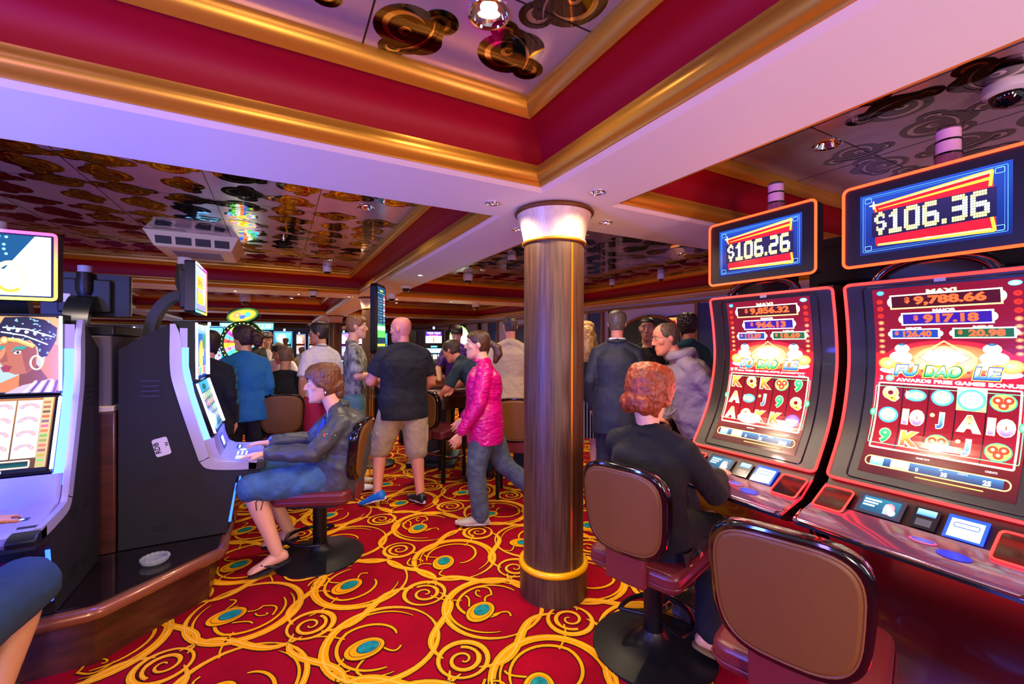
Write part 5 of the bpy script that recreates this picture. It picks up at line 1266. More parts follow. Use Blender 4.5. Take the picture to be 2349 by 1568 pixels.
A = Art(); A.ell(-.026, .0, .010, .016, (230, 70, 40), (255, 120, 70), 0, 12)
for q in range(3): A.rect(-.012, .010-.012*q, .06-.01*q, .007, (235, 235, 235), None, 0, 1)
A.build('chest_emblem', lambda x, y, L: tuple(Vector((-.254+.0*x, .045-x*.95+y*.1, .905+y-x*.25))), t, .5)
for sd in 'LR':
    fd = (J['to'+sd]-(J['an'+sd]-Vector((0, 0, .055)))).normalized(); s_ = fd.cross(Vector((0, 0, 1))).normalized(); u = s_.cross(fd); an = J['an'+sd]
    m = MB(); m.loft([[an+fd*(.062+.128*cos(2*pi*i/26))+s_*((.047-.008*(cos(2*pi*i/26) < 0))*sin(2*pi*i/26))+u*dz for i in range(26)] for dz in (-.088, -.070)])
    b_ = an+fd*.135-u*.050
    for sg in (-1, 1): m.tube([b_, an+fd*.10+s_*sg*.030-u*.030, an+fd*.05+s_*sg*.044-u*.058, an+fd*.02+s_*sg*.040-u*.075], [.004, .007, .008, .007], 8)
    m.build('flip_flop', mat('flipflop_black', (22, 22, 26), .6), t, ang=50)
m = MB()
for q in (-1, 1): kp = J['knL'].lerp(J['anL'], .12); m.tube([kp+Vector((-.06, -.03, .0)), kp+Vector((-.075, -.035+.02*q, -.02)), kp+Vector((-.07, -.03+.012*q, -.075))], .003, 5)
m.build('drawstring', BLKC, t)

# 2 knee and arm of a player at the far left edge
J = pose(1.66, pel=(0, 0, .60), waist=(0, -.03, .74), chest=(0, -.01, .92), nkb=(0, .03, 1.08), hc=(0, .08, 1.25), hipR=(.10, .02, .585), hipL=(-.10, .02, .585), knR=(.15, .46, .575), knL=(-.15, .46, .575),
         anR=(.12, .20, .16), anL=(-.14, .24, .14), toR=(.14, .34, .10), toL=(-.15, .38, .09), shL=(-.18, .02, 1.02), shR=(.10, -.04, 1.02), elR=(.07, .18, .85), elL=(-.22, .22, .82), wrR=(.05, .38, .85), wrL=(-.15, .46, .83))
t = person('person cut off at the left edge, bare knee below cropped trousers, hand on deck', -1.02, 1.97, 0, J, SKIN2, 'shirt', cloth('teal_shirt', (30, 90, 110)), 'short', 'shorts', cloth('steel_blue', (24, 58, 92), .85), (SHOEB, SHOEB), hands=(None, ((.1, 1, -.05), (0, 0, -1))), eyes=False, vox=.007, legk=1.1, shorts_to=.97, wr=.01)
add_hair(t, J, (60, 40, 30), th=.02)
m = MB(); m.prism(rrect(.30, .26, .05, 5), -.05, .05, 'z'); 
t = thing('stool', 'bright magenta padded stool seat at the left edge under the blue-lit deck', 'stool', (-1.03, 2.53, 0))
m.build('seat', mat('magenta_vinyl', (200, 10, 80), .4), t, loc=(0, 0, .545), bevel=.02)
m = MB(); m.lathe([(.14, .0), (.14, .02), (.03, .03), (.03, .50)], n=24); m.build('pedestal', BLACKM, t)

# 19 red-haired woman seated in front of the 106.26 machine
J = pose(1.62, pel=(0, -.025, .60), waist=(0, -.05, .745), chest=(0, -.045, .92), nkb=(0, -.02, 1.105), hc=(-.02, .01, 1.262), hipR=(.10, 0, .585), hipL=(-.10, 0, .585), knR=(.13, .40, .57), knL=(-.12, .42, .57),
         anR=(.24, .12, .13), anL=(-.08, .22, .15), toR=(.36, .19, .04), toL=(-.08, .36, .08), shL=(-.185, -.03, 1.045), shR=(.185, -.02, 1.045), elR=(.255, .14, .80), elL=(-.24, .15, .80), wrR=(.20, .36, .84), wrL=(-.12, .38, .84))
J['hf'] = HL((.28, 1, -.32)); J['hu'] = HL((.04, .25, 1)); J2 = J
KNIT = cloth('black_knit', (12, 13, 16), .95)
t = person('person with wavy red-orange hair and black knit cardigan seated at the $106.26 machine', 1.65, 1.575, 73, J, SKIN, 'cardigan', KNIT, 'long', 'trousers', BLKC, None, wx=.165, wy=.110, fat=.015, belly=.02, vox=.006, hem=.25, wr=.014,
           hands=(((.1, 1, .1), (0, 0, -1)), ((0, 1, .1), (0, 0, -1))), hk=1.02)
add_hair(t, J, (136, 56, 24), th=.028, front=.05, back=-.105, side=-.045, crown=.018, wr=.016, vox=.006, puff=.012, extra=[('s', (.05, -.075, -.05), (.045, .05, .055)), ('s', (-.05, -.075, -.05), (.045, .05, .055)), ('s', (0, -.09, -.03), (.06, .045, .07)), ('s', (.062, .03, .05), (.035, .05, .045)), ('s', (-.062, .03, .05), (.035, .05, .045)), ('s', (.07, -.02, -.02), (.03, .045, .05)), ('s', (-.07, -.02, -.02), (.03, .045, .05))])
m = MB(); m.tube([J['nkb']+Vector((.080*cos(a), .01+.075*sin(a), .0+.01*sin(a))) for a in [2*pi*i/24 for i in range(24)]], .018, 10, True); o = m.build('ribbed_collar', KNIT, t)
FLW = cloth('floral_print', (24, 22, 26), .8)
m = MB(); m.tube([J['nkb']+Vector((.066*cos(a), .016+.062*sin(a), .022)) for a in [2*pi*i/24 for i in range(24)]], .010, 8, True); m.build('floral_neckline', FLW, t)
m = MB(); R5 = random.Random(4); mats_ = [mat('petal_white', (226, 222, 210), .7), mat('petal_red', (190, 24, 40), .7), mat('leaf_green', (40, 90, 50), .7), mat('petal_pink', (232, 110, 130), .7), FLW]
m.loft([[Vector((.205+.012*sin(q*5+i), -.11+.34*i/10, .58-.17*q)) for i in range(11)] for q in (0, .25, .5, .75, 1)], closed_ring=False, m=4)
for fx, fz, r_, c in ((.00, .485, .030, 0), (.055, .525, .018, 3), (-.065, .505, .020, 0), (.04, .455, .014, 1), (-.035, .45, .014, 2), (.09, .49, .016, 0), (-.09, .455, .013, 1), (.03, .555, .012, 2)):
    for k in range(7):
        a = 2*pi*k/7; m.add([(.2215, fx, fz), (.2225, fx+r_*cos(a-.3), fz+r_*sin(a-.3)), (.2225, fx+r_*1.15*cos(a), fz+r_*1.15*sin(a)), (.2225, fx+r_*cos(a+.3), fz+r_*sin(a+.3))], [(0, 1, 2, 3)], c)
    m.sph((.222, fx, fz), r_*.22, 8, 5, m=1)
m.build('floral_skirt_panel', mats_, t, smooth=False)
m = MB(); m.sph((0, 0, 0), .006, 8, 6); m.build('earring', BRASS, t, loc=J['hc']+J['R']@Vector((.084, -.012, -.04)))
for sd in 'LR':
    fd = (J['to'+sd]-(J['an'+sd]-Vector((0, 0, .055)))).normalized(); s_ = fd.cross(Vector((0, 0, 1))).normalized(); u = s_.cross(fd); an = J['an'+sd]
    m = MB(); m.loft([[an+fd*(.062+.128*cos(2*pi*i/26))+s_*(.046*sin(2*pi*i/26))+u*dz for i in range(26)] for dz in (-.084, -.068)])
    for q in (.03, .10): m.tube([an+fd*q+s_*.047-u*.07, an+fd*q+s_*.03-u*.02-u*q*.2, an+fd*q-s_*.03-u*.02-u*q*.2, an+fd*q-s_*.047-u*.07], .006, 8)
    m.build('sandal', mat('sandal_olive', (120, 100, 56), .5), t, ang=50)

# 9 bald man walking, navy T-shirt
J = pose(1.78, pel=(0, .0, .93), chest=(0, .0, 1.31), nkb=(0, .01, 1.50), hc=(-.02, .03, 1.655), hipR=(.095, 0, .91), hipL=(-.095, 0, .91), knR=(.12, -.02, .50), knL=(-.20, .12, .52), anR=(.13, -.12, .09), anL=(-.24, .02, .12), toR=(.09, .03, .03), toL=(-.36, .12, .02),
         shL=(-.20, .0, 1.44), shR=(.20, -.01, 1.44), elL=(-.30, .06, 1.17), elR=(.27, .02, 1.15), wrL=(-.20, .27, 1.14), wrR=(.22, .20, 1.02))
J['hf'] = HL((-.75, .8, -.02))
t = person('person, bald man in navy T-shirt, khaki cargo shorts and bright blue shoes walking away', 1.06, 4.15, 0, J, SKIN3, 't_shirt', NAVY, 'short', 'shorts', cloth('khaki', (170, 152, 130), .85, var=.12, vscale=12), None,
           wx=.185, wy=.13, fat=.025, belly=.05, vox=.007, hem=.35, wr=.016, shorts_to=1.06, armk=1.15, legk=1.12, hk=1.04, legloose=.03)
shoe(J, 'L', t, mat('shoe_bright_blue', (10, 110, 215), .5), SHOEW); shoe(J, 'R', t, SHOEB, SHOEW)
m = MB(); m.box((.205, -.02, .66), (.03, .14, .17)); o = m.build('cargo_pocket', MT['cloth_khaki'], t, bevel=.01)

# 10 woman in magenta satin blouse walking left
J = pose(1.63, pel=(0, .0, .88), waist=(0, .0, 1.02), chest=(0, .01, 1.20), nkb=(0, .02, 1.365), hc=(0, .065, 1.515), hipR=(.085, 0, .84), hipL=(-.085, 0, .84), knL=(-.09, .07, .47), knR=(.08, -.16, .47), anL=(-.085, .03, .085), anR=(.08, -.49, .20), toL=(-.085, .19, .03), toR=(.08, -.43, .05),
         shL=(-.165, .0, 1.315), shR=(.165, .0, 1.315), elL=(-.215, .04, 1.04), elR=(.20, .06, 1.04), wrL=(-.20, .185, .80), wrR=(.17, .20, .86))
SAT = mat('magenta_satin', (196, 0, 118), .30, 0, bump=.6, bscale=8, stretch=(.7, .7, 2.2)); folds(SAT)
t = person('person, woman with brown ponytail, shiny magenta blouse and grey jeans walking left', 1.56, 3.37, -62, J, SKIN, 'blouse', SAT, 'long', 'jeans', DENIMG, None, wx=.15, wy=.115, fat=.022, belly=.025, vox=.0065, hem=.55, wr=.022, hk=1.0, legk=1.08, inflate=.02)
shoe(J, 'L', t, mat('shoe_taupe', (176, 168, 156), .6), SHOEW); shoe(J, 'R', t, mat('shoe_pale', (210, 170, 165), .6), SHOEW)
add_hair(t, J, (70, 42, 26), th=.010, front=.055, back=-.06, side=.01, wr=.004, extra=[('s', (0, -.115, .01), (.03, .03, .03)), ('l', [(0, -.12, .01), (0, -.165, -.02), (0, -.175, -.08), (0, -.15, -.14)], [.022, .040, .042, .022])])
m = MB(); m.tube([J['nkb']+Vector((.066*cos(a), .012+.062*sin(a), .018)) for a in [2*pi*i/24 for i in range(24)]], .014, 8, True); m.build('collar', SAT, t)

# 7 man in white polo and pink shorts
J = pose(1.76, hc=(0, .03, 1.635), elL=(-.24, -.05, 1.14), wrL=(-.21, .02, .90)); J['hf'] = HL((-.72, .75, -.02))
t = person('person with short dark hair and beard, white polo shirt and raspberry pink shorts', .42, 5.34, -28, J, SKIN2, 'polo_shirt', cloth('white', (214, 210, 220), .85), 'half', 'shorts', cloth('raspberry', (176, 30, 88), .85), (SHOEB, SHOEW), wx=.17, fat=.01, wr=.014, hem=.2)
add_hair(t, J, (44, 32, 26), th=.012, front=.05, back=-.07, side=-.01, crown=.008)
m = MB(); m.tube([J['nkb']+Vector((.07*cos(a), .01+.065*sin(a), .01)) for a in [2*pi*i/20 for i in range(20)]], .014, 8, True); m.build('grey_collar', cloth('grey_collar', (120, 116, 130)), t)
m = MB(); m.tube([J['wrL']+Vector((.032*cos(a), .032*sin(a), .03)) for a in [2*pi*i/16 for i in range(16)]], .010, 6, True); m.build('wristband', BLACKP, t)

# 8 young man with bun and patterned shirt, hands clasped
J = pose(1.82, elR=(.25, .02, 1.20), wrR=(.10, .28, 1.17), elL=(-.25, .02, 1.20), wrL=(-.08, .27, 1.20)); J['hf'] = HL((.05, 1, -.05))
PAT = mat('palm_print_cloth', (36, 38, 40), .8, 0, bump=.15, bscale=300, var=1, vscale=16, col2=(170, 172, 165), stretch=(1.6, 1, .7))
t = person('person with brown hair in a small bun, black and white palm-print shirt, hands clasped', .70, 4.79, 96, J, SKIN, 'shirt', PAT, 'half', 'shorts', cloth('sea_green', (84, 128, 130), .85), (SHOEW, SHOEW), wx=.165, wy=.105, wr=.014, hem=.45, hands=(((.5, .8, .1), (1, 0, 0)), ((-.5, .8, .0), (-1, 0, 0))), curl=(.7, .5))
add_hair(t, J, (128, 88, 50), th=.010, front=.055, back=-.06, side=.0, crown=.006, extra=[('s', (0, -.125, -.02), (.028, .026, .026))])

# 3 women at the machines left of the card table
J = pose(1.68); J['hf'] = HL((-.75, .75, -.05))
t = person('person with dark messy ponytail and glasses, bright blue top, seen from behind', -.30, 5.08, -8, J, SKIN, 'top', cloth('bright_blue', (20, 104, 170), .8), 'long', 'trousers', cloth('charcoal', (30, 28, 36), .85), (SHOEB, SHOEB), wx=.185, wy=.125, fat=.03, wr=.014, hem=.4, glasses=True)
add_hair(t, J, (52, 26, 24), th=.018, front=.05, back=-.07, side=-.01, crown=.01, wr=.01, extra=[('s', (0, -.12, .04), (.05, .05, .05)), ('s', (.0, -.15, -.02), (.055, .05, .07))])
J = pose(1.62); J['hf'] = HL((-.3, 1, -.1))
t = person('person in black cardigan with teal sleeve embroidery, head hidden by the machine', -.56, 4.72, 18, J, SKIN, 'cardigan', cloth('black_cardigan', (12, 14, 20), .9), 'long', 'trousers', cloth('dark_teal', (22, 40, 56), .85), (SHOEB, SHOEB), wx=.17, wy=.12, fat=.02, wr=.014, hem=.5)
add_hair(t, J, (44, 28, 24), th=.02, back=-.10)
m = MB(); R6 = random.Random(2)
for k in range(5):
    cz = 1.28-.07*k; cx = .255+.008*(k % 2); 
    for q in range(7): a = 2*pi*q/7; m.tube([(cx+.006, -.07+.01*k, cz), (cx+.004, -.07+.01*k+.028*cos(a), cz+.028*sin(a))], .003, 5)
m.build('embroidery', mat('teal_thread', (30, 110, 120), .6), t)

# 4 hostess, 5 dealer, 6 bald seated player
J = pose(1.70, elL=(-.23, .0, 1.12), wrL=(-.05, .20, 1.10), elR=(.23, .0, 1.12), wrR=(.18, .22, 1.02)); J['hf'] = HL((.15, 1, -.45)); J['hu'] = HL((0, .4, 1))
t = person('person, hostess with purple flower in dark hair, black vest over white blouse, looking down', -.17, 8.27, 160, J, SKIN, 'vest', cloth('vest_black', (26, 24, 26), .8), 'long', 'trousers', BLKC, (SHOEB, SHOEB), wx=.15, wy=.10, wr=.01, vox=.009, group='casino staff')
add_hair(t, J, (50, 28, 24), th=.010, front=.055, back=-.05, side=.0, extra=[('s', (0, -.11, .0), (.04, .035, .04))])
m = MB()
for k in range(7): a = 2*pi*k/7; m.sph(J['hc']+Vector((-.075, -.05, .02))+Vector((.0, .035*cos(a), .035*sin(a))), (.014, .022, .022), 8, 6)
m.build('hair_flower', mat('orchid_purple', (150, 60, 160), .6), t)
m = MB(); m.loft([[(-.035*w, .132, z), (0, .142, z), (.035*w, .132, z)] for w, z in ((1.6, 1.42), (1.2, 1.34), (.6, 1.24), (.2, 1.16))], closed_ring=False); m.build('white_blouse', cloth('blouse_white', (225, 222, 228)), t)
J = pose(1.72, pel=(0, 0, .84), waist=(0, .03, .97), chest=(0, .10, 1.13), nkb=(0, .16, 1.27), hc=(0, .25, 1.39), shL=(-.17, .15, 1.22), shR=(.17, .13, 1.22), elR=(.26, .30, 1.05), wrR=(.20, .46, .955), elL=(-.26, .28, 1.02), wrL=(-.16, .46, .955), hipL=(-.09, 0, .80), hipR=(.09, 0, .80), knL=(-.1, .12, .46), knR=(.1, .12, .46))
J['hf'] = HL((.1, 1, -.5)); J['hu'] = HL((0, .5, 1))
t = person('person, young card dealer with black hair and white shirt leaning over the red table', .02, 7.45, 185, J, SKIN2, 'shirt', cloth('dealer_white', (228, 224, 228)), 'half', 'trousers', BLKC, (SHOEB, SHOEB), wx=.15, wy=.10, wr=.008, vox=.009, group='casino staff')
add_hair(t, J, (22, 18, 18), th=.016, front=.055, back=-.05, side=.01, crown=.01)
J = pose(1.78, pel=(0, .0, .66), waist=(0, .0, .82), chest=(0, .04, 1.03), nkb=(0, .07, 1.20), hc=(0, .12, 1.375), hipL=(-.1, .02, .65), hipR=(.1, .02, .65), knL=(-.15, .45, .62), knR=(.15, .45, .62), anL=(-.15, .40, .22), anR=(.15, .38, .22), toL=(-.15, .54, .16), toR=(.15, .52, .16),
         shL=(-.20, .04, 1.15), shR=(.20, .04, 1.15), elL=(-.25, .24, .95), elR=(.25, .24, .95), wrL=(-.12, .46, .96), wrR=(.12, .46, .96))
J['hf'] = HL((-.25, 1, -.1))
t = person('person, balding man with grey side hair, black shirt, seated at the card table', .06, 5.34, 4, J, SKIN2, 'shirt', cloth('black_shirt', (14, 15, 18), .9), 'half', 'trousers', BLKC, (SHOEB, SHOEB), wx=.19, wy=.12, fat=.015, wr=.014)
add_hair(t, J, (120, 92, 70), th=.003, front=.14, back=-.07, side=.03)

# 11 purple dealer, 12 leaning man, 13 beige polo, 20 bending guest
J = pose(1.80, chest=(0, .03, 1.32), nkb=(0, .03, 1.50), hc=(0, .10, 1.655), elR=(.27, .04, 1.17), wrR=(.24, .18, .985), elL=(-.25, -.03, 1.16), wrL=(-.20, .12, .97)); J['hf'] = HL((.1, 1, -.62)); J['hu'] = HL((0, .6, 1))
t = person('person, bearded roulette dealer in shiny purple short-sleeved shirt looking down', 2.34, 6.06, 203, J, SKIN, 'shirt', mat('purple_satin', (66, 24, 120), .35, 0, bump=.5, bscale=9), 'half', 'trousers', BLKC, (SHOEB, SHOEB), wx=.165, wy=.10, wr=.012, group='casino staff', armk=1.05)
add_hair(t, J, (46, 30, 22), th=.014, front=.055, back=-.05, side=.02, crown=.012, extra=[('s', (0, .082, -.112), (.028, .016, .012))])
m = MB(); m.loft([[(-.03*w, .118, z), (0, .128, z), (.03*w, .118, z)] for w, z in ((1.3, 1.46), (.7, 1.40), (.1, 1.32))], closed_ring=False); m.build('open_neck', SKIN, t)
J = pose(1.74, pel=(0, -.02, .92), waist=(-.02, .04, 1.06), chest=(-.05, .15, 1.22), nkb=(-.08, .26, 1.35), hc=(-.10, .36, 1.44), shL=(-.24, .20, 1.27), shR=(.10, .24, 1.31), elL=(-.30, .26, 1.05), wrL=(-.30, .34, .985), elR=(.14, .36, 1.08), wrR=(.10, .46, 1.0))
J['hf'] = HL((-.1, 1, -.5)); J['hu'] = HL((0, .5, 1))
t = person('person in dark teal T-shirt and dark jeans leaning with one hand on the roulette table', 2.02, 4.42, -34, J, SKIN3, 't_shirt', cloth('teal_tee', (26, 50, 66), .85, var=.3, vscale=8), 'half', 'jeans', cloth('dark_jeans', (22, 34, 50), .85), (mat('shoe_dark_brown', (54, 34, 26), .5), SHOEB), wx=.16, wy=.11, wr=.014)
add_hair(t, J, (60, 44, 34), th=.012, back=-.06)
J = pose(1.84); J['hf'] = HL((-.25, 1, -.12))
t = person('person with thinning hair and beige polo shirt beside the near column', 2.34, 4.38, 30, J, SKIN3, 'polo_shirt', cloth('beige', (196, 174, 144), .85), 'half', 'jeans', cloth('indigo', (24, 30, 52), .85), (SHOEB, SHOEB), wx=.18, wy=.12, fat=.01, wr=.014, hem=.3)
add_hair(t, J, (84, 66, 56), th=.005, front=.10, back=-.07, side=.0)
m = MB(); m.tube([J['nkb']+Vector((.07*cos(a), .01+.065*sin(a), .01)) for a in [2*pi*i/20 for i in range(20)]], .014, 8, True); m.build('collar', MT['cloth_beige'], t)
J = pose(1.70, pel=(0, -.1, .86), waist=(0, .0, .98), chest=(0, .14, 1.08), nkb=(0, .28, 1.14), hc=(0, .40, 1.16), shL=(-.17, .22, 1.10), shR=(.17, .22, 1.10), elL=(-.2, .30, .94), wrL=(-.15, .45, .99), elR=(.22, .34, .96), wrR=(.15, .50, .99), hipL=(-.09, -.1, .82), hipR=(.09, -.1, .82))
J['hf'] = HL((0, 1, -.6)); J['hu'] = HL((0, .6, 1))
t = person('person in dark green shirt bending low behind the roulette table', 1.72, 6.62, 118, J, SKIN2, 'shirt', cloth('bottle_green', (22, 34, 26), .85), 'half', 'trousers', BLKC, (SHOEB, SHOEB), wr=.01)
add_hair(t, J, (40, 30, 26), th=.012)

# 14-18 group right of the column
J = pose(1.74); J['hf'] = HL((.15, 1, -.05))
t = person('person, blonde woman with black top and black-white striped skirt half behind the column', 2.82, 3.60, 20, J, SKIN, 'top', BLKC, 'long', 'skirt', mat('striped_skirt', (18, 18, 20), .8), (SHOEB, SHOEB), wx=.145, wy=.10, wr=.01)
add_hair(t, J, (196, 150, 82), th=.020, front=.06, back=-.11, side=-.09, crown=.01, wr=.014, extra=[('l', [(0, -.09, .02), (0, -.115, -.08), (0, -.12, -.18), (-.01, -.10, -.25)], [.07, .078, .074, .05]), ('l', [(-.07, -.04, 0), (-.085, -.04, -.12), (-.08, -.05, -.2)], [.035, .04, .03]), ('l', [(.07, -.04, 0), (.085, -.04, -.12), (.08, -.05, -.2)], [.035, .04, .03])])
m = MB(); d0, d1 = J['pel'], (J['knL']+J['knR'])/2
for i in range(36):
    a = 2*pi*i/36; m.tube([(.178*cos(a), .135*sin(a), .95), (.182*cos(a), .139*sin(a), .75), (.182*cos(a), .139*sin(a), .57)], .0035, 5)
m.build('skirt_stripes', cloth('stripe_white', (200, 196, 200)), t)['kind'] = 'stuff'
J = pose(1.83); J['hf'] = HL((.1, 1, 0))
SUIT = cloth('navy_suit', (26, 32, 50), .6, bump=.12, bscale=600)
t = person('person with short greying hair in a dark navy suit jacket seen from behind', 2.72, 3.02, 44, J, SKIN3, 'suit_jacket', SUIT, 'long', 'trousers', SUIT, (SHOEB, SHOEB), wx=.19, wy=.125, fat=.012, wr=.012, hem=.75, inflate=.02, vox=.007)
add_hair(t, J, (104, 92, 74), th=.008, front=.05, back=-.065, side=.0, crown=.006)
m = MB(); m.tube([J['nkb']+Vector((.066*cos(a), .012+.06*sin(a), .03)) for a in [2*pi*i/20 for i in range(20)]], .010, 8, True); m.build('white_collar', cloth('collar_white', (230, 228, 232)), t)
m = MB(); m.tube([J['nkb']+Vector((.082*cos(a), .008+.078*sin(a), .004)) for a in [2*pi*i/20 for i in range(20)]], .018, 8, True); m.build('jacket_collar', SUIT, t)
J = pose(1.80); J['hf'] = HL((.12, 1, -.05))
t = person('person with dark top-knot hair and black sweater with white embroidery, facing the camera', 3.36, 3.28, 222, J, SKIN2, 'sweater', BLKC, 'long', 'trousers', BLKC, (SHOEB, SHOEB), wx=.175, wy=.115, wr=.012, vox=.006, hem=.4, brow=(30, 22, 18))
add_hair(t, J, (30, 22, 20), th=.004, front=.06, back=-.05, side=.02, extra=[('s', (0, -.02, .135), (.022, .024, .020))])
m = MB()
for cz in (1.30, 1.14):
    for k in range(6): m.sph((-.10+.012*(k % 3), .135, cz-.014*k), (.010, .004, .006), 8, 5)
m.build('embroidery', cloth('thread_white', (206, 200, 200)), t)
m = MB(); m.tube([(-.175, .095, 1.42), (-.19, .11, 1.2), (-.18, .12, .98)], .006, 6); m.build('teal_piping', cloth('piping_teal', (20, 110, 130)), t)
J = pose(1.80, pel=(0, -.02, .93), waist=(0, .03, 1.08), chest=(0, .10, 1.27), nkb=(0, .18, 1.43), hc=(0, .27, 1.565), shL=(-.19, .14, 1.37), shR=(.19, .13, 1.37), elL=(-.25, -.02, 1.13), wrL=(-.22, .04, .90), elR=(.24, .10, 1.10), wrR=(.2, .2, .92), knL=(-.11, .05, .5))
J['hf'] = HL((-.1, 1, -.2)); J['hu'] = HL((0, .2, 1))
HOOD = cloth('mauve_hoodie', (136, 122, 134), .9)
t = person('person with receding hair, thin glasses and grey-mauve hooded sweatshirt', 2.90, 2.27, -58, J, SKIN3, 'hoodie', HOOD, 'long', 'trousers', cloth('black_trackpants', (22, 20, 26), .6), (SHOEB, SHOEW), wx=.175, wy=.13, fat=.02, belly=.05, wr=.024, hem=.30, inflate=.024, glasses=True, vox=.006, brow=(90, 80, 74))
add_hair(t, J, (84, 66, 52), th=.010, front=.12, back=-.06, side=.01)
m = MB(); m.tube([J['nkb']+Vector((.10*cos(a), -.02+.085*sin(a), .0+.035*(1-sin(a))*.5)) for a in [2*pi*i/24 for i in range(24)]], .040, 12, True); m.sph(J['nkb']+Vector((0, -.10, .0)), (.085, .055, .075), 14, 10); o = m.build('hood', HOOD, t); remesh(o, .01, 3, .014)
A = Art()
for q in range(3): A.rect(-.07, .03-.035*q, .14, .022, (66, 62, 74), None, 0, 1)
A.rect(-.03, -.10, .07, .018, (150, 40, 50), (220, 215, 225), 1, 1)
A.build('chest_print', lambda x, y, L: (x, .268+.5*(-.1-y)*.1-1.2*x*x+L, 1.17+y), t, .25)
m = MB(); m.tube([(-.10*cos(a), .22+.045*sin(a), 1.03-.06*sin(a)) for a in [pi*i/12 for i in range(13)]], .010, 8); m.build('pocket_edge', HOOD, t)
J = pose(1.84); J['hf'] = HL((0, 1, 0))
t = person('person with dark curly hair behind the man in the hooded sweatshirt', 3.86, 3.18, 20, J, SKIN2, 'shirt', cloth('deep_teal', (16, 70, 86), .8), 'long', 'trousers', BLKC, (SHOEB, SHOEB), wr=.01)
add_hair(t, J, (40, 26, 24), th=.022, front=.05, back=-.10, side=-.05, crown=.012, wr=.03)
# 21 distant guests
J = pose(1.68); J['hf'] = HL((-.2, 1, -.1))
t = person('person with grey hair standing at the far glowing slot machines', .20, 15.8, 20, J, SKIN2, 't_shirt', cloth('dusty_blue', (86, 120, 170)), 'half', 'trousers', NAVY, (SHOEB, SHOEB), vox=.014, eyes=False)
add_hair(t, J, (150, 146, 142), th=.014, vox=.012)
J = pose(1.6, pel=(0, 0, .6), waist=(0, 0, .76), chest=(0, .02, .96), nkb=(0, .05, 1.12), hc=(0, .10, 1.28), hipL=(-.1, 0, .6), hipR=(.1, 0, .6), knL=(-.15, .42, .58), knR=(.15, .42, .58), anL=(-.15, .4, .14), anR=(.15, .4, .14), toL=(-.15, .55, .08), toR=(.15, .55, .08), shL=(-.19, .02, 1.07), shR=(.19, .02, 1.07), elL=(-.24, .15, .86), elR=(.24, .15, .86), wrL=(-.15, .38, .86), wrR=(.15, .38, .86))
t = person('person in pale khaki shirt seated with back to us before far blue screens', .66, 14.5, -20, J, SKIN3, 'shirt', cloth('pale_khaki', (170, 164, 160)), 'half', 'trousers', NAVY, (SHOEB, SHOEB), vox=.014, eyes=False)
add_hair(t, J, (90, 86, 84), th=.012, vox=.012)
m = MB(); m.lathe([(.16, .40), (.16, .46)], n=24); m.lathe([(.03, 0), (.03, .40)], n=12); m.lathe([(.2, 0), (.2, .02)], n=24)
o = m.build('stool', BLACKP, loc=(.66, 14.5, 0)); tag(o, 'dark round stool under the distant seated player in khaki', 'stool')
J = pose(1.72); J['hf'] = HL((0, 1, -.1))
t = person('person in black standing behind the prize wheel', -.30, 9.35, 150, J, SKIN, 'jacket', BLKC, 'long', 'trousers', BLKC, (SHOEB, SHOEB), vox=.012, eyes=False)
add_hair(t, J, (34, 26, 24), th=.012, vox=.012)

# ------------------------------------------------------------------ gaming tables
FELT = cloth('red_felt', (176, 44, 54), .9); PAD = mat('table_armrest', (72, 24, 30), .35)
t = thing('card_table', 'half-round card table with red felt and padded dark rim before the young dealer', 'gaming table', (.0, 6.55, 0), radians(-20))
hp = [(.92*cos(a), -.62*sin(a)) for a in [pi*i/24 for i in range(25)]]+[(-.92, .28), (.92, .28)]
m = MB(); m.prism(hp, .86, .90, 'z'); m.build('table_top', FELT, t, smooth=False)
m = MB(); m.tube([(x, y, .895) for x, y in hp[:25]], .055, 12); m.build('armrest', PAD, t)
m = MB(); m.prism([(x*.82, y*.82) for x, y in hp], .70, .86, 'z'); m.build('apron', WOOD2, t, smooth=False)
m = MB(); m.box((0, 0, .36), (.5, .3, .70)); m.box((0, 0, .03), (.8, .5, .06)); m.build('pedestal', BLACKP, t, bevel=.01)
R7 = random.Random(8)
cc = [mat('chip_cream', (236, 214, 160), .5), mat('chip_orange', (220, 110, 60), .5), mat('chip_green', (40, 120, 70), .5), mat('chip_blue', (40, 60, 150), .5)]
for k in range(12):
    n_ = R7.randint(2, 7); m = MB(); m.lathe([(.02, 0), (.02, .0035*n_)], n=16)
    o = m.build('chip_stack', cc[k % 2 if k < 8 else k % 4], loc=(-.28+.055*(k % 4)+R7.uniform(-.008, .008), 6.35+.055*(k//4), .9005)); tag(o, 'small stack of round chips on the red felt beside the dealer', 'casino chips', 'chip stacks on the red card table')
t = thing('roulette_table', 'roulette table with dark polished bowl and burgundy padded rim before the purple dealer', 'gaming table', (1.80, 5.44, 0), radians(-28))
ov = [(.56*cos(a), .46*sin(a)) for a in [2*pi*i/48 for i in range(48)]]
m = MB(); m.prism(ov, .88, .925, 'z'); m.build('table_top', mat('felt_green', (60, 84, 60), .9), t, smooth=False)
m = MB(); m.tube([(x*1.03, y*1.03, .93) for x, y in ov], .048, 12, True); m.build('armrest', PAD, t)
m = MB(); m.lathe([(.33, .925), (.42, .93), (.43, .99), (.41, 1.005), (.36, .995), (.30, .955), (.1, .95), (0, .96)], (-.02, .10, 0), 56, sy=.9); m.build('wheel_bowl', mat('mahogany_gloss', (78, 32, 20), .12, 0, coat=1), t)
m = MB(); m.lathe([(.012, .95), (.02, .98), (.01, 1.02), (.02, 1.04), (0, 1.06)], (-.02, .10, 0), 20); m.build('wheel_turret', BRASS, t)
